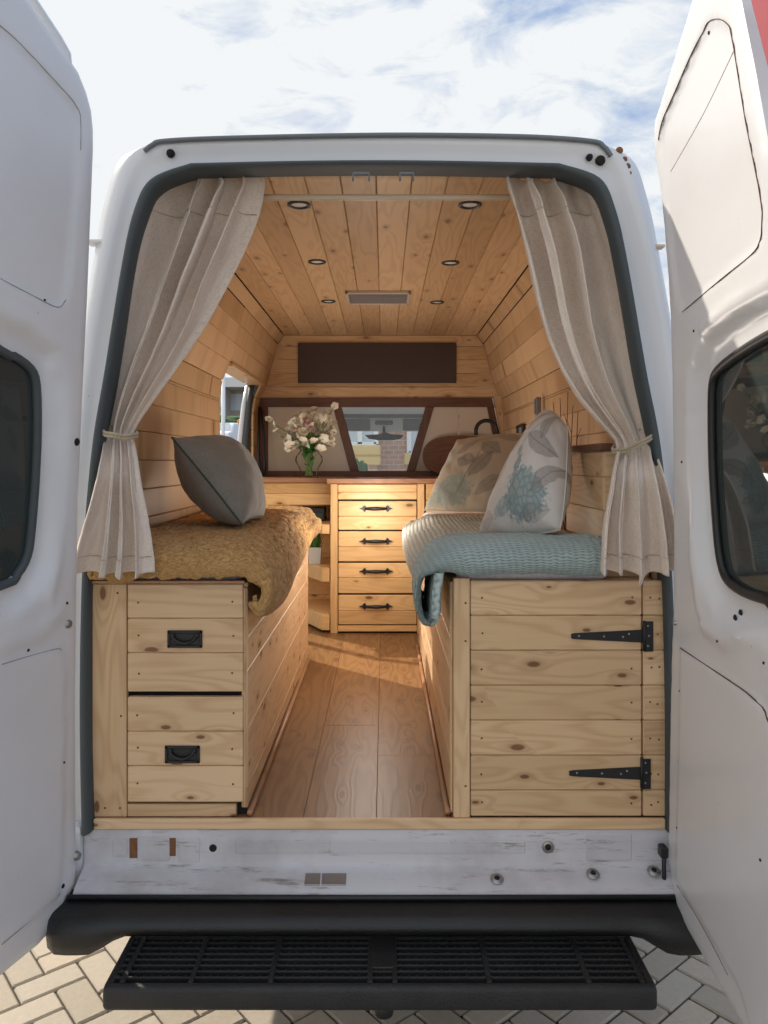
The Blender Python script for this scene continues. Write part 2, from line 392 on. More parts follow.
M['pink'] = plain('pink_petal', (0.70, 0.42, 0.42), 0.7, var=0.12, vscale=30)
M['twig'] = plain('red_brown_twig', (0.22, 0.07, 0.05), 0.7)
M['lamp_ring'] = plain('dark_lamp_ring', (0.07, 0.07, 0.075), 0.35, metal=0.6)
M['lens'] = plain('frosted_lens', (0.75, 0.73, 0.70), 0.4)
M['vent'] = plain('grey_vent', (0.24, 0.22, 0.21), 0.4)
M['ventframe'] = plain('pale_vent_frame', (0.55, 0.48, 0.40), 0.4)
M['pole'] = plain('cream_pole', (0.66, 0.55, 0.42), 0.4)
M['headliner'] = plain('grey_headliner', (0.80, 0.79, 0.77), 0.9)
M['visor'] = plain('dark_grey_visor', (0.20, 0.20, 0.21), 0.9)
M['board'] = pine('brown_chopping_board', (0.19, 0.095, 0.055), (0.12, 0.055, 0.035), knots=False, rough=0.4)

# ------------------------------------------------------------------ camera
cam = bpy.data.cameras.new('camera'); co = bpy.data.objects.new('camera', cam); COL.objects.link(co)
co.location = (0, -D0, CAMZ); co.rotation_euler = (math.radians(90), 0, 0)
cam.sensor_fit = 'VERTICAL'; cam.sensor_height = 36; cam.sensor_width = 27
cam.lens = F * 36 / 1024; cam.shift_y = -(512 - CY) / 1024; cam.clip_start = 0.05; cam.clip_end = 500
scene.camera = co

# ------------------------------------------------------------------ shell of the living space (structure)
PROF = [(0.66, .768), (1.90, .768), (2.00, .752), (2.09, .712), (2.34, .648), (2.40, .605)]
def wall_w(z): return interp(PROF, z)
CEIL = 2.40
def strip_wall(side, y0, y1, zlist, mb, t=0.012, mi=0):
    for za, zb in zip(zlist, zlist[1:]):
        a = Vector((X0 + side * wall_w(za), 0, za)); b_ = Vector((X0 + side * wall_w(zb), 0, zb))
        v = (b_ - a); h = v.length; v.normalize(); n = Vector((-side * v.z, 0, side * v.x)); n.normalize()
        if n.x * side > 0: n = -n
        c = (a + b_) / 2 - n * t / 2; c.y = (y0 + y1) / 2
        ax = [Vector((0, 1, 0)), v, n]
        if ax[0].cross(ax[1]).dot(ax[2]) < 0: ax = [-ax[0], ax[1], ax[2]]
        mb.box(c, (abs(y1 - y0), h - 0.0015, t), axes=ax, bev=0.0025, grain=0)
zl = [0.66]
while zl[-1] + .095 < 1.90: zl.append(zl[-1] + .095)
zw = zl + [1.905, 1.995, 2.085, 2.175, 2.262, 2.345, 2.398]
zup = [2.085, 2.175, 2.262, 2.345, 2.398]
def backing(side, y0, y1, z0, z1, mb):
    zs = [z0 + (z1 - z0) * k / 14 for k in range(15)]
    mb.grid([[Vector((X0 + side * (wall_w(z) + .013), y, z)) for z in zs] for y in (y0, y1)], mi=1, smooth=False)
mb = MB(); strip_wall(-1, 0.05, 1.66, zw, mb); strip_wall(-1, 1.66, 2.62, zup, mb); strip_wall(-1, 2.62, 2.80, zw, mb)
backing(-1, .05, 1.66, .66, 2.4, mb); backing(-1, 1.66, 2.62, 2.085, 2.4, mb); backing(-1, 2.62, 2.8, .66, 2.4, mb)
# reveal boards round the side door opening
mb.bx(X0 - .80, X0 - .7, 1.66, 2.62, 2.065, 2.083, bev=.002, grain=1)
mb.bx(X0 - .815, X0 - .765, 1.645, 1.662, .66, 2.07, bev=.002, grain=2)
tag(mb.build('wall_left', [M['pine_in'], M['dark']]), kind='structure')
mb = MB(); strip_wall(1, 0.05, 2.80, zw, mb); backing(1, .05, 2.8, .66, 2.4, mb)
tag(mb.build('wall_right', [M['pine_in'], M['dark']]), kind='structure')
# ceiling boards run front to back
mb = MB(); x = X0 - .605; n = 12; w = 1.21 / n
for i in range(n):
    mb.bx(x + i * w + .0008, x + (i + 1) * w - .0008, .05, 2.80, CEIL, CEIL + .012, bev=.0025, grain=1)
mb.bx(X0 - .62, X0 + .62, .05, 2.8, CEIL + .0125, CEIL + .02, mi=1)
tag(mb.build('ceiling', [M['pine_in'], M['dark']]), kind='structure')
# front bulkhead
mb = MB(); zb = [2.005, 2.075, 2.16, 2.245, 2.33, 2.40]
for za, zc in zip(zb, zb[1:]):
    wa, wc = wall_w(za + .002), wall_w(zc)
    mb.prism([(X0 - wa, 2.80, za + .001), (X0 + wa, 2.80, za + .001), (X0 + wc, 2.80, zc - .001), (X0 - wc, 2.80, zc - .001)], (0, 1, 0), .014, grain=(1, 0, 0), bev=.002)
for q in ([(493, 396), (516, 396), (516, 480), (509, 480)], [(248, 396), (260, 396), (260, 480), (248, 480)]):
    mb.prism([P(*p, 2.79) for p in q], (0, 1, 0), .02, grain=(0, 0, 1), bev=.002)
for za in [.66 + .0925 * k for k in range(9)]:
    mb.bx(X0 - .768, X0 + .768, 2.80, 2.814, za, za + .0915, bev=.002)
mb.bx(X0 - .78, X0 + .78, 2.815, 2.825, .66, 1.50, mi=1); mb.bx(X0 - .6, X0 + .6, 2.815, 2.825, 2.0, 2.4, mi=1)
tag(mb.build('wall_front', [M['pine_in'], M['dark']]), kind='structure')
# floor
mb = MB(); x = X0 - .768; k = 0
edges = [-.79, -.60, -.41, -.215, -.02, .172, .36, .56, .745]
for a, b_ in zip(edges, edges[1:]):
    cuts = sorted([0, 2.8] + [R.uniform(.4, 2.4)])
    for c, d in zip(cuts, cuts[1:]):
        mb.bx(a + .0004, b_ - .0004, c + .0004, d - .0004, FZ - .012, FZ, bev=.0008, grain=1)
tag(mb.build('floor', [M['oak']]), kind='structure')
# threshold board across the rear
mb = MB(); mb.bx(PX(95, 0), PX(664, 0), -.014, .0, .635, .6625, bev=.003)
tag(mb.build('trim_1', [M['pine']]), kind='structure')

# ------------------------------------------------------------------ window wall between living space and cab
wn = empty('window_1', (0, 2.78, 1.5)); tag(wn, kind='structure')
YW = 2.775
def wp(px, py, y=YW): return P(px, py, y)
mb = MB()
def bar(q, y=YW, th=.02, g=(1, 0, 0)): mb.prism([P(*p, y) for p in q], (0, 1, 0), th, grain=g, bev=.002)
bar([(259, 398), (492, 398), (494, 407), (259, 407)]); bar([(259, 471), (508, 471), (510, 479), (259, 479)])
bar([(259, 407), (268, 407), (268, 471), (259, 471)], g=(0, 0, 1)); bar([(487, 407), (494, 407), (508, 471), (500, 471)], g=(0, 0, 1))
bar([(333, 407), (341.5, 407), (359, 471), (350, 471)], y=YW - .004, g=(0, 0, 1)); bar([(425.5, 407), (434, 407), (415, 471), (406.5, 471)], y=YW - .004, g=(0, 0, 1))
mb.build('frame', [M['redwood']], wn)
mb = MB()
for q in ([(266, 405), (297.8, 405), (297.8, 473), (266, 473)], [(298.2, 405), (339, 405), (356, 473), (298.2, 473)]):
    mb.prism([P(*p, YW + .012) for p in q], (0, 1, 0), .008, mi=0, bev=.001)
mb.build('panel', [M['tile']], wn)
mb = MB()
for q in ([(430, 405), (458.7, 405), (458.7, 473), (411, 473)], [(459.1, 405), (490, 405), (505, 473), (459.1, 473)]):
    mb.prism([P(*p, YW + .012) for p in q], (0, 1, 0), .008, mi=0, bev=.001)
mb.build('panel', [M['tile']], wn)
mb = MB(); mb.prism([P(*p, YW + .01) for p in [(338, 405), (428, 405), (410, 473), (355, 473)]], (0, 1, 0), .004)
mb.build('pane', [M['glass_clear']], wn)
mb = MB(); mb.bx(PX(298, 2.79), PX(456, 2.79), 2.782, 2.799, PZ(383, 2.79), PZ(343, 2.79), bev=.002)
tag(mb.build('storage_flap', [M['darkboard']]), 'long plain dark brown board on the pine wall above the cab window', 'panel')

# ------------------------------------------------------------------ van body
van = empty('camper_van', (X0, 0, 0))
tag(van, 'white high-roof camper van seen from behind with both rear doors wide open', 'van')
Ls_in = [(95, 828), (92, 700), (94, 560), (103, 450), (115, 370), (132, 270), (144, 222), (160, 188), (197, 172)]
Ls_out = [(84, 832), (82, 700), (85, 560), (94, 450), (107, 370), (124, 265), (136, 212), (153, 181), (192, 166)]
Lf_out = [(66, 832), (64, 700), (68, 560), (76, 450), (86, 360), (105, 255), (118, 200), (133, 158), (160, 141)]
Lb = [(.80, .60), (.83, 1.0), (.835, 1.35), (.83, 1.6), (.82, 1.9), (.785, 2.15), (.755, 2.32), (.71, 2.43), (.60, 2.468)]
Rs_in = [(664, 828), (664, 700), (660, 560), (650, 450), (636, 370), (618, 270), (606, 222), (590, 188), (553, 172)]
Rs_out = [(675, 832), (674, 700), (669, 560), (659, 450), (644, 370), (626, 265), (614, 212), (598, 180), (558, 166)]
Rf_out = [(692, 832), (692, 700), (688, 560), (680, 450), (671, 350), (652, 255), (636, 200), (620, 158), (590, 141)]
def smooth_path(pts, sub=6):
    out = []; n = len(pts)
    for i in range(n - 1):
        p0, p1, p2, p3 = pts[max(i - 1, 0)], pts[i], pts[i + 1], pts[min(i + 2, n - 1)]
        for k in range(sub):
            t = k / sub
            out.append(tuple(0.5 * ((2 * p1[j]) + (-p0[j] + p2[j]) * t + (2 * p0[j] - 5 * p1[j] + 4 * p2[j] - p3[j]) * t * t + (-p0[j] + 3 * p1[j] - 3 * p2[j] + p3[j]) * t ** 3) for j in range(len(p1))))
    out.append(tuple(pts[-1])); return out
def ringpath(Lp, Rp, top=None):
    a = smooth_path(Lp, 6); b_ = smooth_path(Rp, 6)[::-1]
    mid = []
    for k in range(1, 12):
        t = k / 12; mid.append((lerp(a[-1][0], b_[0][0], t), lerp(a[-1][1], b_[0][1], t) - (top or 0) * math.sin(math.pi * t)))
    return a + mid + b_
rs_in = [P(x, y, 0) for x, y in ringpath(Ls_in, Rs_in, 3)]
rs_out = [P(x, y, 0) for x, y in ringpath(Ls_out, Rs_out, 3)]
rf_out = [P(x, y, 0) for x, y in ringpath(Lf_out, Rf_out, 3)]
bl = smooth_path([(X0 - w, z) for w, z in Lb], 6); br = smooth_path([(X0 + w, z) for w, z in Lb], 6)[::-1]
mid = [(lerp(bl[-1][0], br[0][0], k / 12), 2.468 + .014 * math.sin(math.pi * k / 12)) for k in range(1, 12)]
rb = [Vector((x, 0, z)) for x, z in bl + mid + br]
def off(r, y): return [Vector((p.x, y, p.z)) for p in r]
def mixr(a, b_, t): return [p.lerp(q, t) for p, q in zip(a, b_)]
rows = [off(rb, .10), off(mixr(rb, rf_out, .35), .035), off(mixr(rb, rf_out, .8), .0), off(rf_out, -.006), off(mixr(rf_out, rs_out, .3), -.002), off(mixr(rf_out, rs_out, .45), .006), off(mixr(rf_out, rs_out, .9), .008), off(rs_out, .006), off(mixr(rs_out, rs_in, .3), .02), off(mixr(rs_out, rs_in, .1), .07)]
mb = MB(); mb.grid(rows, flip=True); mb.build('rear_frame', [M['white']], van, smooth=True)
# rubber seal round the opening
rows = []
for t, y in ((0, .01), (.02, -.018), (.25, -.03), (.6, -.034), (.9, -.024), (1.0, -.004), (1.0, .015), (.4, .075)):
    rows.append(off(mixr(rs_out, rs_in, t), y))
mb = MB(); mb.grid(rows, flip=True); mb.build('door_seal', [M['seal']], van, smooth=True)
# weather strip along the top edge
mb = MB(); mb.tube([P(x, y, -.012) for x, y in smooth_path([(144, 151), (152, 145), (165, 141), (230, 138), (384, 135), (520, 136.5), (590, 141), (604, 147), (611, 156)], 6)], .0085, n=8, flat=.7)
mb.build('gutter_strip', [M['seal_lt']], van)
# outer shell
mb = MB(); mats = [M['white']]
ys = [.10, 1.66, 2.62, 2.86, 3.7]
nb = len(rb)
for ya, yb in zip(ys, ys[1:]):
    for i in range(nb - 1):
        p, q = rb[i], rb[i + 1]; zm = (p.z + q.z) / 2; left = (p.x + q.x) / 2 < X0
        if left and ya == 1.66 and zm < 2.09: continue
        if ya == 2.86 and 1.35 < zm < 2.0 and abs(p.x - X0) > .7: continue
        mb.grid([[Vector((p.x, ya, p.z)), Vector((q.x, ya, q.z))], [Vector((p.x, yb, p.z)), Vector((q.x, yb, q.z))]], flip=False)
# nose of the cab
for s in (-1, 1):
    mb.grid([[Vector((X0 + s * .80, 3.7, .45)), Vector((X0 + s * .83, 3.7, 1.36))], [Vector((X0 + s * .80, 4.75, .45)), Vector((X0 + s * .80, 4.75, 1.05))]], smooth=False)
mb.grid([[Vector((X0 - .83, 3.95, 1.36)), Vector((X0 + .83, 3.95, 1.36))], [Vector((X0 - .80, 4.75, 1.05)), Vector((X0 + .80, 4.75, 1.05))], [Vector((X0 - .80, 4.8, .45)), Vector((X0 + .80, 4.8, .45))]], smooth=False)
mb.bx(X0 - .78, X0 + .78, 2.86, 3.72, 1.96, 1.975, mi=0)
for s in (-1, 1):
    mb.tube([(X0 + s * .80, 4.1, 1.34), (X0 + s * .76, 3.68, 1.98)], .035, n=8)
mb.bx(X0 - .80, X0 + .80, .02, 4.7, .56, .575)
mb.bx(X0 - .76, X0 - .80, 3.69, 3.71, 1.95, 2.40); mb.bx(X0 - .72, X0 + .72, 3.69, 3.71, 1.95, 2.46)
mb.build('body_shell', mats, van)
# side door jamb seen through the opening
mb = MB()
jp = [P(252, 385, 2.45), P(247, 420, 2.38), P(240, 452, 2.31), P(232, 480, 2.27)]
mb.tube([Vector((X0 - .775, 2.60, 2.07)), Vector((X0 - .785, 2.57, 1.95)), Vector((X0 - .79, 2.48, 1.75)), Vector((X0 - .79, 2.40, 1.55)), Vector((X0 - .79, 2.38, 1.35)), Vector((X0 - .79, 2.40, .7))], .018, n=8)
mb.build('door_seal', [M['seal']], van)
mb = MB()
mb.tube([Vector((X0 - .80, 2.615, 2.06)), Vector((X0 - .815, 2.575, 1.95)), Vector((X0 - .82, 2.48, 1.75)), Vector((X0 - .82, 2.395, 1.55)), Vector((X0 - .82, 2.38, 1.35)), Vector((X0 - .82, 2.4, .7))], .016, n=8)
mb.build('door_jamb', [M['white']], van)
# sill
prof = [(.05, .636), (-.003, .636), (-.010, .632), (-.012, .60), (-.012, .55), (-.018, .540), (-.04, .532), (-.078, .515), (-.088, .506), (-.09, .492), (-.06, .47)]
def sweep_x(prof, x0, x1, n=40, endround=0):
    rows = []
    for k in range(n + 1):
        x = lerp(x0, x1, k / n)
        rows.append([Vector((x, y, z)) for y, z in prof])
    return rows
mb = MB(); mb.grid(sweep_x(prof, PX(86, 0), PX(668, 0), 60), flip=False); mb.build('rear_sill', [M['sill']], van, smooth=True)
# sill details: bolts, hole, patches
mb = MB()
def disc(px, py, Y, r, mi=0, t=.004): mb.lathe([(0, t), (r * .8, t), (r, t * .5), (r, 0)], P(px, py, Y), n=16, mi=mi, axis=(0, -1, 0))
disc(213, 848, -.012, .010, 1, .002)
disc(548, 847, -.012, .016, 2); disc(548, 847, -.016, .008, 1)
for px, py, Y in ((497, 879, -.055), (593, 874, -.045), (654, 871, -.04)):
    mb.lathe([(0, .003), (.014, .003), (.017, 0)], P(px, py, Y) + Vector((0, 0, .001)), n=16, mi=2, axis=(0, -.35, 1)); mb.lathe([(0, .005), (.007, .005), (.008, 0)], P(px, py, Y), n=10, mi=1, axis=(0, -.35, 1))
for (a, b_, c, d) in ((131, 838, 139, 858), (171, 838, 177, 856)): mb.bx(PX(a, 0), PX(c, 0), -.0135, -.011, PZ(d, -.012), PZ(b_, -.012), mi=3, bev=.001)
for (a, b_, c, d) in ((305, 872, 320, 888), (322, 873, 346, 887)): mb.box(P((a + c) / 2, (b_ + d) / 2, -.055) + Vector((0, 0, .002)), ((c - a) * .0026, .035, .003), axes=[(1, 0, 0), (0, .92, .38), (0, -.38, .92)], bev=.001, mi=2)
for (a, b_, c, d) in ((139, 836, 171, 860), (114, 840, 129, 856), (180, 838, 201, 862), (236, 841, 330, 853), (330, 841, 524, 853), (585, 834, 630, 860)):
    mb.bx(PX(a, 0), PX(c, 0), -.0145, -.011, PZ(d, -.012), PZ(b_, -.012), mi=4, bev=.0015)
mb.build('sill_fittings', [M['black'], M['dark'], M['steel'], M['rust'], M['sill']], van)
mb = MB()
for s in (-1, 1): mb = MB(); mb.box((X0 + s * .815, .04, .54), (.09, .13, .22), bev=.02, seg=2); mb.build('corner_panel', [M['white']], van)
# header fittings
mb = MB()
for pa, pb in ((353, 369), (400, 413)):
    mb = MB(); mb.tube([P(pa, 181, -.02), P(pa, 173, -.02), P(pb, 173, -.02), P(pb, 181, -.02)], .0035, n=6); mb.build('latch_hook', [M['seal_lt']], van)
for px, py, r in ((171, 154, .011), (589, 158, .009), (600, 161, .013)):
    mb = MB(); disc(px, py, .0, r, 0, .012); mb.build('grommet', [M['dark']], van)
for px, py, r in ((619, 151, .010), (624, 160, .008), (627, 167, .009), (629, 174, .006)):
    mb = MB(); disc(px, py, .004, r, 0, .008); mb.build('rust_spot', [M['rust']], van)
mb = MB(); mb.box(P(97, 243, .03), (.05, .05, .008), bev=.002); mb.build('gutter_end', [M['white']], van)
mb = MB(); mb.box(P(658, 247, .03), (.03, .03, .008), bev=.002); mb.build('gutter_end', [M['pole']], van)
# bumper
bp_ = [(-.05, .50), (-.09, .500), (-.105, .492), (-.15, .488), (-.172, .478), (-.180, .46), (-.180, .43), (-.172, .405), (-.15, .395), (-.03, .395), (.0, .44)]
rows = []
for k in range(61):
    t = k / 60; x = lerp(-.86, .83, t); e = min(x + .86, .83 - x); q = 1 - max(0, 1 - e / .07) ** 2
    m_ = sstep(.62, .72, abs(x + .01))
    rows.append([Vector((x, -.05 + (y + .05) * (.3 + .7 * q) * lerp(.88, 1, m_), z if z > .47 else lerp(.47 + (z - .47) * .42, z, m_))) for y, z in bp_])
mb = MB(); mb.grid(rows)
mb.tube([(-.80, -.095, .503), (0, -.097, .503), (.78, -.095, .503)], .007, n=8)
mb.build('rear_bumper', [M['blackplastic']], van, smooth=True)
# step
st = MB()
sx0, sx1, sy0, sy1, sz = PX(104, -.27), PX(656, -.27), -.275, -.085, .402
st.bx(sx0, sx1, sy0 - .012, sy0 + .014, .348, sz + .002, bev=.012, seg=3, smooth=True)
st.bx(sx0, sx0 + .02, sy0, sy1, .36, sz, bev=.006, seg=2); st.bx(sx1 - .02, sx1, sy0, sy1, .36, sz, bev=.006, seg=2)
st.bx(sx0, sx1, sy1 - .014, sy1, .36, sz, bev=.004)
step = st.build('rear_step', [M['stepblack']], van)
st = MB(); 
for k in range(1, 8):
    y = lerp(sy0 + .01, sy1 - .006, k / 8)
    st.bx(sx0 + .01, sx1 - .01, y - .0035, y + .0035, .372, sz - .001, bev=.0015)
    for j in range(64):
        xx = lerp(sx0 + .025, sx1 - .025, j / 63)
        st.box((xx, y, sz - .0005), (.005, .006, .003), bev=.001)
for px in (131, 190, 270, 370, 395, 490, 590, 634):
    x = PX(px, -.27) if px not in (131, 634) else PX(px, -.2)
    st.bx(x - .006, x + .006, sy0 + .01, sy1, .365, sz + .0015, bev=.0015)
x0, x1 = PX(372, -.2), PX(394, -.2); st.bx(x0, x1, sy0 + .06, sy1, .38, sz + .002, bev=.002)
st.bx(sx0 + .01, sx1 - .01, sy0 + .01, sy1, .356, .362)
st.build('grating', [M['stepblack']], step)
st = MB()
st = None
for x in (-.42, 0, .40):
    b3 = MB(); b3.bx(x - .025, x + .025, -.20, .3, .31, .352, bev=.004); b3.build('bracket', [M['stepblack']], step)
b3 = MB(); b3.lathe([(0, .0), (.022, .0), (.025, .02), (.012, .04), (.012, .07)], (0, -.2, .285), n=16); b3.build('knob', [M['stepblack']], step)

# ------------------------------------------------------------------ rear doors
class DoorPlane:
    def __init__(s, P0, dx, k):       # X = P0.x + dx*(P0.y - Y) + k*(z - P0.z)
        s.P0, s.dx, s.k = Vector(P0), dx, k
        s.e1 = Vector((dx, -1, 0)); s.l1 = s.e1.length; s.e1.normalize(); s.e2 = Vector((k, 0, 1)); s.l2 = s.e2.length; s.e2.normalize()
        n = s.e1.cross(s.e2); n.normalize(); s.n = n if n.x * (-s.P0.x) > 0 else -n
    def ab(s, px, py):
        a, c = (px - CX) / F, (CY - py) / F
        o, d = Vector((0, -D0, CAMZ)), Vector((a, 1, c))
        t = (s.P0 - o).dot(s.n) / d.dot(s.n); h = o + d * t - s.P0
        b_ = h.z / s.e2.z; aa = -h.y / -s.e1.y
        return Vector((aa, b_))
    def pt(s, a, b_, h=0): return s.P0 + s.e1 * a + s.e2 * b_ + s.n * h
def inpoly(p, poly):
    c = False; n = len(poly); j = n - 1
    for i in range(n):
        a, b_ = poly[i], poly[j]
        if (a[1] > p[1]) != (b_[1] > p[1]) and p[0] < (b_[0] - a[0]) * (p[1] - a[1]) / (b_[1] - a[1]) + a[0]: c = not c
        j = i
    return c
def distpoly(p, poly, closed=True):
    best = 9; n = len(poly)
    for i in range(n if closed else n - 1):
        a, b_ = Vector(poly[i]), Vector(poly[(i + 1) % n]); ab = b_ - a; t = max(0, min(1, (p - a).dot(ab) / max(ab.length_squared, 1e-9)))
        d = (p - a - ab * t).length
        if d < best: best = d
    return best
def make_door(dp, outline, win, panel_up, panel_low, lines, extra, nm):
    """outline etc. are in door-plane metres"""
    O = [Vector(p) for p in outline]; Wn = [Vector(p) for p in win]
    amin, amax = min(p.x for p in O), max(p.x for p in O); bmin, bmax = min(p.y for p in O), max(p.y for p in O)
    pts = list(O); edges_ = [(i, (i + 1) % len(O)) for i in range(len(O))]
    k0 = len(pts); pts += Wn; edges_ += [(k0 + i, k0 + (i + 1) % len(Wn)) for i in range(len(Wn))]
    st_ = .013
    a = amin
    while a < amax:
        b_ = bmin
        while b_ < bmax:
            p = Vector((a + R.uniform(-.001, .001), b_ + R.uniform(-.001, .001)))
            if inpoly(p, O) and not inpoly(p, Wn) and distpoly(p, O) > .006 and distpoly(p, Wn) > .006: pts.append(p)
            b_ += st_
        a += st_
    vo, eo, fo, *_ = delaunay_2d_cdt(pts, edges_, [], 0, 1e-6)
    def h(p):
        dw = distpoly(p, Wn); r = -.028 * (1 - sstep(.03, .085, dw))
        do = distpoly(p, O); r -= .006 * (1 - sstep(0, .022, do)) ** 2
        if panel_up:
            s = distpoly(p, panel_up) * (1 if inpoly(p, panel_up) else -1); r -= .006 * sstep(-.004, .012, s)
        if panel_low:
            s = distpoly(p, panel_low) * (1 if inpoly(p, panel_low) else -1); r += .006 * sstep(-.006, .004, s)
        for (q, w_, dd) in extra:
            r += dd * (1 - sstep(0, w_, distpoly(p, q, False)))
        return r
    bm = bmesh.new(); vs = []
    for p in vo: vs.append(bm.verts.new(dp.pt(p.x, p.y, h(p))))
    for f in fo:
        c = sum((vo[i] for i in f), Vector((0, 0))) / len(f)
        if not inpoly(c, O) or inpoly(c, Wn): continue
        try: bm.faces.new([vs[i] for i in f])
        except ValueError: pass
    for v in [v for v in bm.verts if not v.link_faces]: bm.verts.remove(v)
    # rim and outer skin
    be = [e for e in bm.edges if len(e.link_faces) == 1]
    ex = bmesh.ops.extrude_edge_only(bm, edges=be)
    nv = [g for g in ex['geom'] if isinstance(g, bmesh.types.BMVert)]
    ctr = sum((v.co for v in nv), Vector()) / len(nv)
    for v in nv: v.co -= dp.n * .045
    bmesh.ops.recalc_face_normals(bm, faces=bm.faces)
    for f in bm.faces:
        f.smooth = True
    for e in bm.edges:
        if len(e.link_faces) == 2 and e.calc_face_angle(0) > .7: e.smooth = False
    me = bpy.data.meshes.new('rear_door'); bm.to_mesh(me); bm.free()
    door = link('rear_door', me, [M['door_white']], van)
    mb = MB()   # outer skin with the window cut out as strips round it
    sk = [Vector(p) for p in O] + Wn
    vo, eo, fo, *_ = delaunay_2d_cdt(sk, edges_, [], 0, 1e-6)
    bm = bmesh.new(); vs = [bm.verts.new(dp.pt(p.x, p.y, -.062)) for p in vo]
    for f in fo:
        c = sum((vo[i] for i in f), Vector((0, 0))) / len(f)
        if inpoly(c, O) and not inpoly(c, Wn): bm.faces.new([vs[i] for i in f])
    me = bpy.data.meshes.new('outer_skin'); bm.to_mesh(me); bm.free(); link('outer_skin', me, [M['white']], door)
    # window rubber and glass
    mb = MB(); ring = smooth_path([tuple(p) for p in Wn] + [tuple(Wn[0])], 3)[:-1]
    mb.tube([dp.pt(p[0], p[1], -.026) for p in ring], .0105, n=8, closed=True, flat=.9)
    mb.build('window_seal', [M['seal'] if nm == 'l' else M['black']], door)
    bm = bmesh.new(); f = bm.faces.new([bm.verts.new(dp.pt(p.x, p.y, -.032)) for p in Wn])
    ex = bmesh.ops.extrude_face_region(bm, geom=[f]); bmesh.ops.translate(bm, vec=-dp.n * .004, verts=[g for g in ex['geom'] if isinstance(g, bmesh.types.BMVert)])
    bmesh.ops.recalc_face_normals(bm, faces=bm.faces)
    me = bpy.data.meshes.new('window_glass'); bm.to_mesh(me); bm.free(); link('window_glass', me, [M['glass_dark']], door)
    for q, r in lines:
        mb = MB(); q2 = smooth_path([tuple(p) for p in q], 4)
        mb.tube([dp.pt(p[0], p[1], h(Vector(p)) + .0002) for p in q2], r, n=6, flat=.6)
        mb.build('panel_seam', [M['line'] if nm == 'r' else M['greyline']], door)
    return door, h
# left door
dl = DoorPlane((-.78, -.05, .7), -.312, .067)
def A(dp, l): return [dp.ab(*p) for p in l]
def AW(dp, l):
    save = dp.P0.copy(); dp.P0 = save - dp.n * .026; q = [dp.ab(*p) for p in l]; dp.P0 = save; return q
lo = A(dl, [(0, 978), (40, 945), (55, 928), (68, 905), (76, 885), (78, 865), (77, 800), (77, 700), (78, 600), (80, 500), (84, 400), (89, 300), (93, 200), (95, 150), (95, 130), (93, 110), (88, 92), (80, 72), (55, 36), (30, 0)])
top = max(p.y for p in lo); W_ = .82
lo = [Vector((W_, lo[0].y)), *lo, Vector((lo[-1].x + .10, top + .05)), Vector((W_, top + .07))]
lwv = AW(dl, [(0, 350), (14, 356), (30, 368), (36, 385), (37, 430), (35, 480), (31, 530), (27, 556), (17, 574), (0, 586)])
aw = .66
lw = [Vector((aw, lwv[0].y + .12)), *lwv, Vector((aw, lwv[-1].y - .01))]
lpu = A(dl, [(0, 25), (22, 45), (62, 88), (76, 105), (82, 122), (80, 180), (74, 250), (68, 295), (64, 306), (55, 307), (0, 280)]); lpu = [Vector((lpu[0].x + .1, lpu[0].y + .1)), *lpu, Vector((lpu[0].x + .1, lpu[-1].y))]
lpl = A(dl, [(0, 662), (40, 652), (58, 648), (64, 655), (64, 700), (62, 850), (58, 895), (0, 945)]); lpl = [Vector((.72, lpl[0].y)), *lpl, Vector((.72, lpl[-1].y))]
lines = [(A(dl, [(0, 278), (40, 299), (55, 306.5), (62, 306), (66, 300)]), .0018), (A(dl, [(0, 25), (22, 45), (62, 88), (76, 105), (81, 120), (81, 150)]), .0012),
         (A(dl, [(0, 664), (30, 655), (56, 648.5), (60, 650)]), .0015), (A(dl, [(0, 944), (40, 912), (60, 893)]), .0015)]
extra = [(A(dl, [(0, 312), (30, 326), (52, 345)]), .03, .006), (A(dl, [(57, 370), (56, 560), (50, 600)]), .03, .007), (A(dl, [(77, 425), (52, 425)]), .008, -.004), (A(dl, [(60, 610), (40, 632), (0, 645)]), .04, .007)]
doorL, hL = make_door(dl, lo, lw, lpu, lpl, lines, extra, 'l')
mb = MB()
def dot(dp, hh, px, py, r, mi, t=.002, el=1.0):
    mb = MB(); q = dp.ab(px, py); c = dp.pt(q.x, q.y, hh(q)); mb.lathe([(0, t), (r * .8, t), (r, 0)], c, n=12, mi=0, axis=dp.n)
    mb.build('bolt' if mi else 'plug', [M['steel'] if mi else M['dark']], doorL if dp is dl else doorR)
for px, py, r in ((77, 442, .010), (43, 519, .011), (43, 524, .011), (0, 617, .012), (66, 603, .004), (28, 650, .004), (62, 762, .003), (63, 886, .006), (46, 300, .003)): dot(dl, hL, px, py, r, 0)
dot(dl, hL, 68, 624, .011, 1, .006); dot(dl, hL, 77, 856, .012, 1, .012)
# outer drip rail of the left door seen above its inner edge
mb = MB(); mb.tube([dl.pt(dl.ab(x, y).x, dl.ab(x, y).y, -.05) for x, y in ((30, -30), (52, 4), (74, 38), (82, 52), (84, 78))], .016, n=8)
mb.build('outer_rail', [M['white']], doorL)
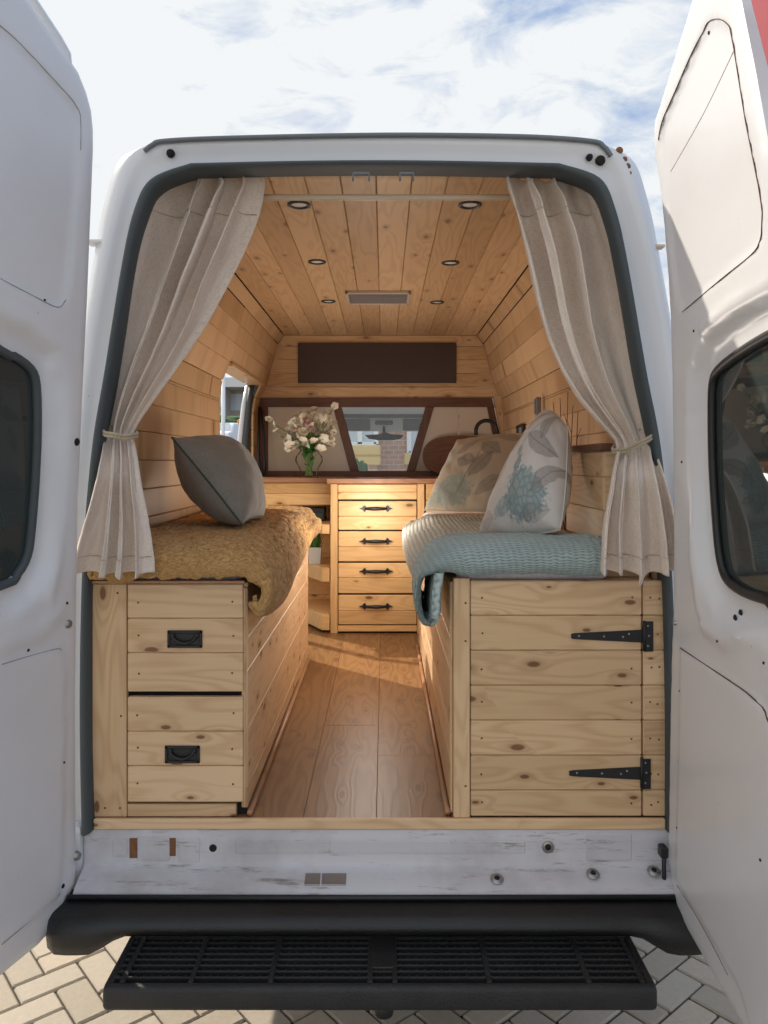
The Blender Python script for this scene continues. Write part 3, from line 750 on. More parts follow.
# right door
dr = DoorPlane((.73, -.06, .7), -.062, -.041)
ro = A(dr, [(740, 1024), (700, 955), (683, 925), (675, 905), (670, 880), (667, 850), (668, 760), (670, 650), (672, 600), (672, 500), (671, 420), (669, 320), (665, 260), (660, 200), (654, 160), (652, 140), (653, 120), (658, 105), (690, 0)])
fe = A(dr, [(738, 0), (752, 70), (768, 160)])
ztop = ro[-1].y + .03
ro = [Vector((fe[2].x + .01, ro[0].y)), *ro, Vector((ro[-1].x + .03, ztop)), Vector((fe[0].x - .02, ztop)), fe[0], fe[1], fe[2], Vector((fe[2].x + .01, fe[2].y - .3))]
rwv = AW(dr, [(790, 326), (768, 336), (740, 353), (720, 369), (713, 383), (712, 420), (713, 470), (717, 530), (721, 562), (728, 580), (744, 592), (768, 600), (800, 610)])
rw = rwv
rpu = A(dr, [(702, 30), (709, 20), (720, 19), (729, 26), (733, 45), (745, 120), (758, 185), (762, 212), (761, 238), (753, 252), (735, 266), (682, 312), (676, 300), (664, 200), (659, 140), (661, 125)])
rpl = A(dr, [(682, 648), (720, 673), (757, 699), (775, 725), (775, 1100), (740, 985), (700, 915), (677, 880), (680, 760)])
lines = [(A(dr, [(682, 312), (720, 280), (751, 255), (760, 240), (762, 212), (758, 185), (745, 120), (733, 45), (729, 27), (720, 19.5), (709, 21), (702, 32), (690, 57), (674, 94), (662, 122), (658.5, 140)]), .0015),
         (A(dr, [(682, 648), (720, 673), (757, 699.5), (772, 722)]), .0020), (A(dr, [(677, 885), (700, 922), (728, 975)]), .0010), (A(dr, [(731, 50), (700, 115), (668, 172)]), .0006)]
extra = [(A(dr, [(768, 292), (730, 310), (703, 330)]), .03, .006), (A(dr, [(694, 360), (693, 560), (700, 610)]), .03, .007), (A(dr, [(671, 412), (700, 412)]), .007, -.004), (A(dr, [(705, 625), (725, 640), (750, 632), (768, 628)]), .03, .012)]
doorR, hR = make_door(dr, ro, rw, rpu, rpl, lines, extra, 'r')
mb = MB()
for px, py, r in ((702, 522, .008), (702, 526, .008), (729, 614, .009), (728, 619, .009), (694, 331, .003), (682, 462, .003), (723, 641, .003), (680, 691, .003), (679, 762, .003), (764, 860, .003), (678, 828, .003), (706, 33, .004), (764, 663, .003)): dot(dr, hR, px, py, r, 0)
dot(dr, hR, 676, 623, .006, 1, .008)
# red lens on the free edge, top
mb = MB(); q0, q1 = dr.ab(738, 0), dr.ab(768, 160)
r0, r1 = dr.ab(745, -6), dr.ab(767, 82); pts = [dr.pt(r0.x, r0.y, -.02), dr.pt(r1.x, r1.y, -.02), dr.pt(r1.x + .05, r1.y, -.02), dr.pt(r0.x + .07, r0.y, -.02)]
mb.prism(pts, dr.n, .015, bev=.004); mb.build('red_lamp', [M['red']], doorR)
# door check strap at lower right hinge
mb = MB(); mb.tube([P(661, 846, -.03), P(664, 852, -.05), P(664, 880, -.05), P(671, 905, -.05)], .006, n=8); mb.box(P(663, 851, -.045), (.02, .03, .03), bev=.004)
mb.build('check_strap', [M['black']], van)

# ------------------------------------------------------------------ helpers for joinery
def planks_rect(mb, px0, px1, pys, Yf, th=.018, grain=0, gap=.0012, bev=.0028, nails=True, mi=0, nmi=1, inset=.028):
    x0, x1 = PX(px0, Yf), PX(px1, Yf)
    for a, b_ in zip(pys, pys[1:]):
        z1, z0 = PZ(a, Yf), PZ(b_, Yf)
        mb.bx(x0, x1, Yf, Yf + th, z0 + gap / 2, z1 - gap / 2, bev=bev, grain=grain, mi=mi)
        if nails:
            for xx in (x0 + inset, x1 - inset):
                zz = (z0 + z1) / 2 + R.uniform(-.004, .004)
                mb.lathe([(0, .0006), (.0028, .0006), (.0028, 0)], (xx + R.uniform(-.003, .003), Yf, zz), n=8, mi=nmi, axis=(0, -1, 0))
PM = [M['pine'], M['hole'], M['dark']]
CM = [M['pine_cab'], M['hole'], M['dark']]

# ------------------------------------------------------------------ left bench with two drawers
lb = empty('storage_bench', (-.57, .8, FZ)); tag(lb, 'pine bench with two drawers facing the rear doors, under the mustard throw', 'bench')
XLa = -.363
mb = MB()
mb.bx(PX(92, 0), PX(126.5, 0), .0, .02, FZ + .002, PZ(584, 0), grain=2, bev=.002)      # wide stile
mb.bx(PX(127, 0), PX(236, 0), .002, .02, FZ + .002, PZ(804.5, 0), bev=.002)               # bottom rail
for px, py in ((117.5, 593), (105, 808), (120, 808), (121, 716)): mb.lathe([(0, .0006), (.003, .0006), (.003, 0)], P(px, py, -.0), n=8, mi=1, axis=(0, -1, 0))
mb.bx(PX(92, 0), XLa - .004, .022, .03, FZ, 1.27, mi=2)
mb.bx(PX(92, 0), XLa, .012, 1.63, 1.270, 1.283, bev=.002, grain=1)
mb.build('carcass', PM, lb)
mb = MB(); zs = [.684, .735, .892, 1.05, 1.137, 1.270]
for a, b_ in zip(zs, zs[1:]): mb.bx(XLa - .016, XLa, .006, 1.646, a + .0005, b_ - .0005, grain=1, bev=.002)
mb.bx(PX(243.8, 0), XLa - .004, .0, .006, FZ + .03, 1.27, grain=2)
mb.build('side_panel', PM, lb)
mb = MB(); mb.tube([(XLa + .006, .005, FZ + .011), (XLa + .006, 1.64, FZ + .009)], .008, n=8); mb.build('skirting', [M['worktop']], lb)
def drawer(pys, hz, hx):
    mb = MB(); planks_rect(mb, 127.3, 243.2, pys, -.004, th=.02)
    x0, x1 = PX(127.3, 0), PX(243.2, 0)
    if pys[0] > 600:
        pass
    d = mb.build('drawer', PM, lb)
    hb = MB(); cx, cz = PX(hx, 0), PZ(hz, 0); w, h = .092, .046
    for sx, sz, ww, hh in ((0, h / 2 - .004, w, .008), (0, -h / 2 + .004, w, .008), (-w / 2 + .004, 0, .008, h), (w / 2 - .004, 0, .008, h)):
        hb.bx(cx + sx - ww / 2, cx + sx + ww / 2, -.0095, -.004, cz + sz - hh / 2, cz + sz + hh / 2, bev=.0015)
    hb.bx(cx - w / 2 + .004, cx + w / 2 - .004, -.006, -.004, cz - h / 2 + .004, cz + h / 2 - .004)
    hb.tube([(cx - .032 + .064 * t, -.013, cz + .010 - .020 * math.sin(math.pi * t) ** .6) for t in [k / 14 for k in range(15)]], .0042, n=8)
    for s in (-1, 1): hb.lathe([(0, .006), (.006, .005), (.007, 0)], (cx + s * .032, -.0095, cz + .010), n=10, axis=(0, -1, 0))
    hb.build('pull_handle', [M['black']], d)
drawer([584, 618.5, 653, 692], 638.5, 185.5); drawer([697, 731.5, 766, 802.5], 753.5, 183)
mb = MB(); mb.bx(PX(92, 0), PX(245, 0), -.006, .012, PZ(583.3, 0), PZ(580.5, 0), bev=.001); mb.build('top_edge', [M['worktop']], lb)

# ------------------------------------------------------------------ right bench with hinged door
rbn = empty('storage_bench', (.46, .9, FZ)); tag(rbn, 'pine bench with a plank door on black strap hinges, under the teal throw', 'bench')
XRa = .176
mb = MB()
mb.bx(PX(453.5, 0), PX(469.8, 0), -.004, .02, FZ + .002, PZ(578, 0), grain=2, bev=.002)
for py in (603, 641, 786): mb.lathe([(0, .0006), (.003, .0006), (.003, 0)], P(465.5, py, -.0045), n=8, mi=1, axis=(0, -1, 0))
for a, b_ in ((582, 594), (594.5, 629), (629.5, 664), (664.5, 735), (735.5, 815)): mb.bx(XRa + .002, PX(453.3, 0), .012, .03, PZ(b_, 0), PZ(a, 0), grain=2, bev=.002)
mb.bx(XRa + .01, PX(666, 0), .024, .032, FZ, 1.27, mi=2)
mb.bx(XRa, .735, .012, 1.9, 1.270, 1.283, bev=.002, grain=1)
mb.build('carcass', PM, rbn)
pys = [580.5, 615.5, 650.5, 685.5, 720.5, 755.5, 790.5, 816.5]
mb = MB(); planks_rect(mb, 643.2, 666, pys, -.004, inset=.02, th=.02); mb.build('fixed_panel', PM, rbn)
mb = MB(); planks_rect(mb, 470.8, 641.8, pys, -.004, th=.02); rdoor = mb.build('door', PM, rbn)
for (x0, yc, x1, xp) in ((571, 636, 644, 648), (569, 773, 641.5, 645.5)):
    hb = MB(); hb.prism([P(x0, yc - 2.3, -.0042), P(x0 + 4, yc - 3, -.0042), P(x1, yc - 6.5, -.0042), P(x1, yc + 6.5, -.0042), P(x0 + 4, yc + 3, -.0042), P(x0, yc + 2.3, -.0042)], (0, -1, 0), .0035, bev=.0008)
    hb.bx(PX(xp - 4.5, 0), PX(xp + 4.5, 0), -.0078, -.0042, PZ(yc + 15, 0), PZ(yc - 15, 0), bev=.001)
    hb.tube([P(x1 + .3, yc - 15, -.009), P(x1 + .3, yc + 15, -.009)], .0042, n=8)
    for px, py in ((x0 + 8, yc), (x0 + 33, yc + .5), (x0 + 52, yc + 1), (x0 + 58, yc - 2), (xp, yc - 10), (xp, yc + 10), (xp + 1, yc)):
        hb.lathe([(0, .002), (.0022, .0015), (.003, 0)], P(px, py, -.0078), n=8, mi=1, axis=(0, -1, 0))
    hb.build('hinge', [M['black'], M['steel']], rdoor)
mb = MB(); zs = [.684, .80, .892, 1.05, 1.137, 1.270]
for a, b_ in zip(zs, zs[1:]): mb.bx(XRa, XRa + .016, .016, 1.89, a + .0005, b_ - .0005, grain=1, bev=.002)
mb.build('side_panel', PM, rbn)
mb = MB(); mb.tube([(XRa - .006, .01, FZ + .011), (XRa - .006, 1.88, FZ + .009)], .008, n=8); mb.build('skirting', [M['worktop']], rbn)

# box cabinet standing on the right bench
bc = empty('storage_box', (.68, .3, 1.283)); tag(bc, 'small pine box with dark wood top behind the right curtain', 'box')
mb = MB(); zs = [1.284, 1.376, 1.469, 1.562, 1.634]
for a, b_ in zip(zs, zs[1:]):
    mb.bx(.612, .738, .10, .116, a + .0005, b_ - .0005, bev=.002); mb.bx(.612, .628, .1165, .545, a + .0005, b_ - .0005, bev=.002, grain=1)
mb.build('carcass', PM, bc)
mb = MB(); mb.bx(.597, .738, .085, .56, 1.636, 1.656, bev=.003, grain=1); mb.build('top', [M['redwood']], bc)

# ------------------------------------------------------------------ drawer cabinet at the far end
YC = 2.206
cb = empty('drawer_cabinet', (-.05, 2.45, FZ)); tag(cb, 'narrow pine chest of four drawers with black handles at the end of the aisle', 'cabinet')
mb = MB()
mb.bx(PX(330.5, YC), PX(337.6, YC), YC - .002, 2.74, FZ, PZ(484, YC), grain=2, bev=.002)
mb.bx(PX(417.3, YC), PX(424.5, YC), YC + .004, 2.74, FZ, PZ(484, YC), grain=2, bev=.002)
planks_rect(mb, 338, 417, [484.3, 492, 499.5], YC, nails=False); mb.bx(PX(338, YC), PX(417, YC), YC, YC + .02, PZ(631.5, YC), PZ(625.5, YC), bev=.002)
mb.bx(PX(338, YC), PX(417, YC), YC + .022, YC + .03, FZ, 1.48, mi=2)
mb.build('carcass', CM, cb)
for (a, b_, c, hy) in ((501, 516.5, 530, 508.5), (531.3, 547, 561.6, 541), (563, 578, 593.5, 571), (595, 611, 624.7, 606)):
    mb = MB(); planks_rect(mb, 338.4, 416.7, [a, b_, c], YC - .004, th=.02, nails=False, bev=.0035); d = mb.build('drawer', CM, cb)
    hb = MB(); cx, cz = PX(376, YC), PZ(hy, YC)
    hb.tube([(cx + s * .058, YC - .012 - .016 * (1 - abs(s) ** 3), cz) for s in [-1 + k / 8 for k in range(17)]], [.007 + .004 * (1 - abs(-1 + k / 8)) for k in range(17)], n=10)
    for s in (-1, 1):
        e = cx + s * .062
        hb.prism([(e - s * .012, YC - .0045, cz), (e - s * .002, YC - .0045, cz + .019), (e + s * .008, YC - .0045, cz + .013), (e + s * .012, YC - .0045, cz + .006), (e + s * .030, YC - .0045, cz), (e + s * .012, YC - .0045, cz - .006), (e + s * .008, YC - .0045, cz - .013), (e - s * .002, YC - .0045, cz - .019)], (0, -1, 0), .010)
    hb.build('handle', [M['black']], d)
YL = 2.42
# worktop
mb = MB(); zt_ = PZ(483.5, YC); mb.prism([(X0 - .765, YL - .02, zt_), (PX(333, YC), YL - .02, zt_), (PX(327, YC), YC - .02, zt_), (X0 + .765, YC - .02, zt_), (X0 + .765, YW - .002, zt_), (X0 - .765, YW - .002, zt_)], (0, 0, 1), PZ(478.5, YC) - zt_, grain=(1, 0, 0), bev=.002)
tag(mb.build('worktop', [M['worktop']]), 'long reddish wooden worktop under the cab window', 'worktop')
WTZ = PZ(478.5, YC) + .0003
# shelf unit on the left under the worktop
su = empty('open_shelf', (-.5, 2.45, FZ)); tag(su, 'open pine shelf unit beside the four-drawer chest', 'shelf')
xs0, xs1 = X0 - .76, PX(330, YC)
mb = MB(); planks_rect(mb, 262, 332.5, [483, 493.5, 505], YL + .001, nails=False)
for a, b_ in [(k * .13 + .66, k * .13 + .79) for k in range(6)]: mb.bx(xs0, xs1, 2.70, 2.714, a, b_ - .001, bev=.002)
mb.bx(xs0, xs0 + .015, 2.60, 2.70, FZ, 1.46, bev=.002, grain=2)
mb.build('carcass', CM, su)
for pt_, pb in ((524.5, 534), (568, 582), (615, 630.5)):
    mb = MB(); mb.prism([(-.60, YL + .06, PZ(pb, YC)), (PX(306, YL), YL, PZ(pb, YC)), (PX(322, YC), YC + .005, PZ(pb, YC)), (PX(329.5, YC), YC + .005, PZ(pb, YC)), (PX(329.5, YC), 2.70, PZ(pb, YC)), (-.60, 2.70, PZ(pb, YC))], (0, 0, 1), PZ(pt_, YC) - PZ(pb, YC), grain=(1, 0, 0), bev=.002); mb.build('shelf', CM, su)
sh1, sh2 = PZ(524.5, YC), PZ(568, YC)
# radio on upper shelf
ra = empty('car_radio', (-.45, 2.5, sh1)); tag(ra, 'black radio unit with a teal band on the top shelf', 'radio')
mb = MB(); mb.bx(-.56, -.345, YL + .01, 2.6, sh1 + .001, sh1 + .078, bev=.004); mb.build('case', [M['black']], ra)
mb = MB(); mb.bx(-.55, -.355, YL + .005, YL + .011, sh1 + .012, sh1 + .045, bev=.001); mb.build('front_panel', [plain('dark_teal_panel', (.02, .07, .065), .3)], ra)
# little plant in a square pot
pc = Vector((PX(315, 2.40), 2.40, sh2)); pl = empty('potted_plant', pc); tag(pl, 'small green plant in a pale square pot on the middle shelf', 'plant')
mb = MB(); mb.lathe([(0, .001), (.045, .001), (.055, .095), (.047, .095), (.043, .08), (0, .08)], pc, n=4, smooth=False, a0=math.pi / 4); mb.build('pot', [M['pot']], pl)
mb = MB()
for i in range(90):
    a, r = R.uniform(0, 6.28), R.uniform(0, .03); t = R.uniform(.2, 1) * .04; b0 = pc + Vector((r * math.cos(a), r * math.sin(a), .08)); b1 = b0 + Vector((math.cos(a) * t, math.sin(a) * t, R.uniform(.05, .11)))
    s_ = (b1 - b0).cross(Vector((0, 0, 1))); s_ = s_.normalized() * .006 if s_.length > 1e-5 else Vector((.006, 0, 0)); m_ = b0.lerp(b1, .55)
    mb.grid([[b0, b0 + s_ * .1], [m_ - s_, m_ + s_], [b1, b1 + s_ * .05]])
mb.build('leaves', [M['leaf']], pl)
# right hand base unit behind the bench
bu = empty('kitchen_unit', (.45, 2.4, FZ)); tag(bu, 'pine kitchen base unit mostly hidden behind the right bench cushions', 'cabinet')
mb = MB()
for k in range(9): mb.bx(PX(426, YC), X0 + .76, YC + .006, YC + .02, FZ + k * .0915, FZ + k * .0915 + .0905, bev=.002)
mb.build('door', CM, bu)

# vase with flowers
vc = Vector((PX(309, 2.36), 2.36, WTZ))
mb = MB(); pr = [(.0, .002), (.046, .0), (.050, .008), (.046, .03), (.058, .06), (.078, .095), (.076, .12), (.052, .15), (.048, .16), (.060, .178)]
mb.lathe(pr + [(r - .003, z) for r, z in pr[::-1] if r > .01] + [(0, .006)], vc, n=32)
M['vase'] = glass('vase_glass', (.97, .985, .96), refl=.8, ior=1.05)
tag(mb.build('glass_vase', [M['vase']]), 'clear glass vase standing on the worktop', 'vase')
fb = empty('flower_bouquet', vc + Vector((0, 0, .01))); tag(fb, 'bunch of white and pink flowers in the glass vase', 'flowers')
fl = []
for px, py in ((273, 424), (276, 431), (281, 436), (286, 440), (268.5, 420), (291, 437), (293, 428), (298, 420), (300, 430), (302, 438), (306, 444), (297, 444), (290, 446), (310, 436), (308, 426), (314, 420), (318, 428), (316, 440), (320, 446), (324, 436), (326, 445), (330, 438), (331, 428), (329, 420), (332, 412), (335, 406), (326, 414), (334, 446), (304, 418), (311, 414)):
    fl.append((px, py, 0))
for px, py in ((299, 424), (304, 421), (309, 423), (305, 428), (312, 429), (296, 431)): fl.append((px, py, 1))
fl += [(px + R.uniform(-6, 6), py + R.uniform(-5, 5), 0) for px, py, pk in fl * 2 if 285 < px < 332]
for px, py, pk in fl:
    y = 2.36 + R.uniform(-.07, .07) - (.05 if pk else 0); c = P(px, py, y); r = R.uniform(.026, .036) if (px > 287 and px < 328 and not pk) else R.uniform(.018, .025)
    mb = MB(); qq = Matrix.Rotation(R.uniform(0, 6), 3, 'Z') @ Matrix.Rotation(R.uniform(.5, 1.5), 3, 'X')
    for ringk, (npet, tilt, sc_) in enumerate(((5, 1.25, 1.0), (5, .8, .8), (4, .35, .55))):
        for k in range(npet):
            a = 2 * math.pi * (k + .5 * ringk) / npet; rows = []
            for i in range(4):
                t = i / 3; wd = r * .55 * sc_ * math.sin(math.pi * min(.92, .15 + t * .75)); row = []
                for j in (-1, 0, 1):
                    rad = r * sc_ * t * math.sin(tilt); hh = r * sc_ * t * math.cos(tilt) + (.15 * r if j else 0)
                    row.append(c + qq @ Vector((math.cos(a) * rad - math.sin(a) * wd * j, math.sin(a) * rad + math.cos(a) * wd * j, hh)))
                rows.append(row)
            mb.grid(rows)
    mb.build('flower', [M['pink'] if pk else M['petal']], fb)
    if True:
        mb = MB(); b0 = vc + Vector((R.uniform(-.02, .02), R.uniform(-.02, .02), .015)); nk = vc + Vector(((c.x - vc.x) * .12, (c.y - vc.y) * .12, .17))
        mb.tube([b0, b0.lerp(nk, .5), nk, nk.lerp(c, .5) + Vector((0, 0, .015)), c], .0016, n=5); mb.build('stem', [M['stem']], fb)
mb = MB()
for i in range(120):
    a = R.uniform(0, 6.28); b0 = vc + Vector((R.uniform(-.02, .02), R.uniform(-.02, .02), R.uniform(.12, .20))); ln = R.uniform(.05, .11)
    if i < 7: b0 = vc + Vector((R.uniform(-.03, .03), R.uniform(-.03, .03), R.uniform(.05, .12))); ln *= .5
    b1 = b0 + Vector((math.cos(a) * ln, math.sin(a) * ln * .6, R.uniform(-.01, .07))); d_ = b1 - b0; s_ = d_.cross(Vector((0, 0, 1))).normalized() * .014; m_ = b0.lerp(b1, .5) + Vector((0, 0, .008))
    mb.grid([[b0, b0 + s_ * .1], [m_ - s_, m_ + s_], [b1, b1 + s_ * .05]])
mb.build('leaves', [M['leaf']], fb)
# chopping board, tap, pan ring
mb = MB(); cc = P(461, 460, 2.70); pts = []
for k in range(40):
    a = 2 * math.pi * k / 40; pts.append(cc + Vector((.235 * (abs(math.cos(a)) ** .8) * (1 if math.cos(a) > 0 else -1), 0, .125 * (abs(math.sin(a)) ** .8) * (1 if math.sin(a) > 0 else -1))))
mn_z = min(p.z for p in pts)
pts = [p + Vector((0, (p.z - mn_z) * .15, WTZ + .001 - mn_z)) for p in pts]
mb.prism(pts, (0, -1, .15), .022, grain=(1, 0, 0), bev=.003)
tag(mb.build('chopping_board', [M['board']]), 'rounded dark brown wooden board leaning on the window wall by the tap', 'board')
tp = empty('tap', (PX(497, 2.5), 2.5, WTZ)); tag(tp, 'matt black gooseneck tap rising behind the floral cushions', 'tap')
bx_, bz_ = PX(497, 2.5), WTZ; rr = .062
pts = [Vector((bx_, 2.5, bz_)), Vector((bx_, 2.5, bz_ + .12)), Vector((bx_, 2.5, PZ(431, 2.5)))]
pts += [Vector((bx_ - rr + rr * math.cos(a), 2.5, PZ(431, 2.5) + rr * math.sin(a))) for a in [math.pi * k / 14 * 1.02 for k in range(1, 15)]]
pts += [pts[-1] + Vector((0, 0, -.02))]
mb = MB(); mb.tube(pts, .0115, n=12); mb.build('spout', [M['black']], tp)
mb = MB(); mb.lathe([(.026, 0), (.026, .006), (.02, .05), (0, .05)], (bx_, 2.5, bz_), n=20); mb.build('base', [M['black']], tp)

# ------------------------------------------------------------------ fittings on walls and ceiling
for px, py in ((299, 204.5), (470, 204.5), (317, 261.5), (450.5, 262.5), (328.5, 301), (437, 302)):
    d = (CEIL - CAMZ) * F / (CY - py); c = Vector(((px - CX) * d / F, d - D0, CEIL))
    t = empty('downlight', c)
    col_ = 'left' if px < 384 else 'right'; row_ = {0: 'nearest the curtain pole', 1: 'level between pole and vent', 2: 'farthest in, beside the vent'}[0 if py < 230 else 1 if py < 280 else 2]
    tag(t, f'round ceiling spotlight {row_}, {col_} of the vent line', 'spotlight', 'recessed ceiling spotlights')
    mb = MB(); mb.lathe([(.036, .0), (.036, .004), (.030, .006), (.024, .003), (.024, 0)], c, n=28, axis=(0, 0, -1)); mb.build('ring', [M['lamp_ring']], t)
    mb = MB(); mb.lathe([(.024, .0005), (.012, .002), (0, .0025)], c, n=24, axis=(0, 0, -1)); mb.build('lens', [M['lens']], t)
d1 = (CEIL - CAMZ) * F / (CY - 291); d2 = (CEIL - CAMZ) * F / (CY - 302)
va = empty('ceiling_vent', (-.03, 1.66, CEIL)); tag(va, 'long grey slotted vent in the middle of the pine ceiling', 'vent')
xa, xb = (345 - 384) * d1 / F, (411 - 384) * d1 / F; ya, yb = d1 - D0 - .01, d2 - D0
mb = MB()
mb.bx(xa, xb, ya, ya + .015, CEIL - .014, CEIL, bev=.002); mb.bx(xa, xb, yb - .015, yb, CEIL - .014, CEIL, bev=.002); mb.bx(xa, xa + .015, ya, yb, CEIL - .014, CEIL, bev=.002); mb.bx(xb - .015, xb, ya, yb, CEIL - .014, CEIL, bev=.002)
mb.build('frame', [M['ventframe']], va)
mb = MB()
for k in range(9): y = lerp(ya + .02, yb - .02, k / 8); mb.bx(xa + .016, xb - .016, y - .007, y + .007, CEIL - .010, CEIL - .003, bev=.001)
mb.bx(xa + .01, xb - .01, ya + .01, yb - .01, CEIL - .003, CEIL - .0005)
mb.build('grille', [M['vent']], va)
# curtain pole
mb = MB(); zp = PZ(197.5, .15); mb.tube([(X0 - .65, .15, zp), (X0 + .65, .15, zp)], .009, n=12)
tag(mb.build('curtain_pole', [M['pole']]), 'thin cream pole across the opening carrying both curtains', 'curtain pole')
# black wall bracket, socket panel, twigs on right wall
mb = MB(); Yk = 1.55; xk = X0 + .752
mb.bx(xk - .022, xk - .0, Yk - .012, Yk + .02, PZ(420, Yk), PZ(397, Yk), bev=.003); mb.bx(xk - .03, xk - .02, Yk - .004, Yk + .01, PZ(414, Yk), PZ(399, Yk), bev=.002)
tag(mb.build('wall_hook', [M['visor']]), 'slim dark metal bracket fixed upright on the right pine wall', 'bracket')
mb = MB(); Yk = 2.15; sk_ = empty('socket_panel', (X0 + .76, Yk, 1.75)); tag(sk_, 'dark socket panel low on the right pine wall behind the cushions', 'socket')
mb.bx(X0 + .748, X0 + .763, Yk - .14, Yk + .05, PZ(441, Yk), PZ(425, Yk), bev=.003); mb.build('plate', [M['black']], sk_)
mb = MB(); mb.bx(X0 + .745, X0 + .749, Yk - .12, Yk - .05, PZ(438, Yk), PZ(428, Yk), bev=.002); mb.build('switch', [M['visor']], sk_)
tw = empty('dried_twigs', (.66, .62, 1.40)); tag(tw, 'thin red-brown dried twigs standing behind the white floral cushion', 'twigs')
for px0, px1, py1 in ((566, 553, 402), (566, 560, 398), (567, 573, 405), (566, 568, 392), (565, 549, 415), (567, 578, 412)):
    mb = MB(); a = Vector((PX(566, .6) + .01, .60, 1.30)); b_ = P(px1, py1, .64)
    m1 = a.lerp(b_, .5) + Vector((R.uniform(-.01, .01), 0, 0)); mb.tube([a, m1, b_], [.003, .0022, .0012], n=5)
    for k in range(3):
        s = m1.lerp(b_, .3 * k); mb.tube([s, s + Vector((R.uniform(-.03, .03), R.uniform(-.01, .01), .04))], [.0015, .0006], n=4)
    mb.build('twig', [M['twig']], tw)
# dark straps hanging on the pillar by the side door
mb = MB()
for o_, w in ((0, .012), (.03, .010)):
    mb.tube([Vector((X0 - .745 + o_ * .4, 2.70, 1.94)), Vector((X0 - .74 + o_, 2.66, 1.78)), Vector((X0 - .735 + o_ * 1.2, 2.62, 1.6)), Vector((X0 - .73 + o_, 2.6, 1.53))], [w, w * 1.3, w * 1.6, w * 1.4], n=8, flat=.6)
tag(mb.build('hanging_strap', [M['black']]), 'black straps hanging on the pillar between side door and window frame', 'strap')

# ------------------------------------------------------------------ soft things
def ndisp(p, s, amp, seed=0.0):
    return mn.noise(Vector((p[0] * s + seed, p[1] * s - seed, p[2] * s + seed * .5))) * amp
def resample(path, n):
    L_ = [0]
    for a, b_ in zip(path, path[1:]): L_.append(L_[-1] + (Vector(b_) - Vector(a)).length)
    out = []
    for k in range(n):
        s = L_[-1] * k / (n - 1); i = 0
        while i < len(L_) - 2 and L_[i + 1] < s: i += 1
        t = (s - L_[i]) / max(1e-9, L_[i + 1] - L_[i]); out.append(Vector(path[i]).lerp(Vector(path[i + 1]), t))
    return out, L_[-1]
def cloth(sections, name, mat, nu, nv, thick, namp, nscale, seed, parent=None, edge=.0, fine=(0, 1)):
    """sections: list of (Y, [(x,z)...] profile); lofted along Y"""
    prs = []
    for Y, pr in sections:
        r, ln = resample(smooth_path(pr, 5), nu); prs.append((Y, r, ln))
    rows = []; acc = []
    for j in range(nv):
        t = j / (nv - 1) * (len(prs) - 1); i = min(int(t), len(prs) - 2); f = t - i
        P0_, P1_, P2_, P3_ = prs[max(i - 1, 0)], prs[i], prs[i + 1], prs[min(i + 2, len(prs) - 1)]
        def cr(a, b_, c, d): return 0.5 * (2 * b_ + (c - a) * f + (2 * a - 5 * b_ + 4 * c - d) * f * f + (-a + 3 * b_ - 3 * c + d) * f ** 3)
        Y = cr(P0_[0], P1_[0], P2_[0], P3_[0]); row = []
        for k in range(nu):
            q = cr(P0_[1][k], P1_[1][k], P2_[1][k], P3_[1][k]); v = Vector((q.x, Y, q.y))
            d = ndisp(v, nscale, namp, seed) + ndisp(v, nscale * 3.1, namp * .4, seed + 5) + (ndisp(v, fine[1], fine[0], seed) if fine[0] else 0)
            v += Vector((d * .6, edge * math.sin(k * .7) if j in (0, nv - 1) else 0, d))
            row.append(v)
        rows.append(row)
    wv = prs[0][2]; hv = sum((Vector((0, b_[0])) - Vector((0, a[0]))).length + .0 for a, b_ in zip(prs, prs[1:])) + .3
    mb = MB(); mb.grid(rows, uv=lambda i, j: (j / nu * wv, i / nv * hv))
    o = mb.build(name, [mat], parent, smooth=True)
    s = o.modifiers.new('thickness', 'SOLIDIFY'); s.thickness = thick; s.offset = 1
    return o
# mattresses
def mattress(x0, x1, y0, y1, z0, z1, label):
    mb = MB(); mb.bx(x0, x1, y0, y1, z0, z1, bev=.03, seg=4, smooth=True)
    o = mb.build('mattress', [M['sheet']]); 
    return tag(o, label, 'mattress')
mattress(-.775, XLa - .008, .016, 1.62, 1.2835, 1.352, 'thin lilac sheeted mattress under the mustard fleece throw')
mattress(.190, .605, .010, 1.85, 1.2835, 1.352, 'thin lilac sheeted mattress under the teal and cream knitted throws')
# mustard fleece: from wall to aisle, hanging over the aisle edge
Lx = -.765
def mus(top, hang, out, curl, y, front=0):
    e = XLa
    p = [(Lx, top - front), (-.66, top - front), (-.5, top - front * .95), (e - .05, top - front * .9), (e + .005, top - .010 - front * .7), (e + out * .7, top - .05 - front * .5), (e + out, lerp(top, hang, .55)), (e + out * .95, lerp(top, hang, .85)), (e + out * .7, hang)]
    if curl: p += [(e + out * .35, hang - .004 + .0), (e + .004, hang + .03), (e - .0 - curl * .25, hang + .07)]
    else: p += [(e + out * .55, hang + .004), (e + out * .45, hang + .012), (e + out * .4, hang + .02)]
    return (y, p)
secs = [mus(1.368, 1.235, .050, 0.0, -.030, .066), mus(1.366, 1.225, .062, 0, -.034, .045), mus(1.37, 1.215, .066, 0, -.016, .012), mus(1.376, 1.205, .066, 0, .03, .0), mus(1.378, 1.195, .068, 0, .15), mus(1.376, 1.18, .062, 0, .35), mus(1.374, 1.20, .055, 0, .6), mus(1.378, 1.23, .055, 0, .9), mus(1.380, 1.26, .052, 0, 1.2), mus(1.382, 1.275, .055, 0, 1.45), mus(1.380, 1.28, .052, 0, 1.6), mus(1.372, 1.26, .045, 0, 1.66, .02), mus(1.36, 1.25, .035, 0, 1.69, .10)]
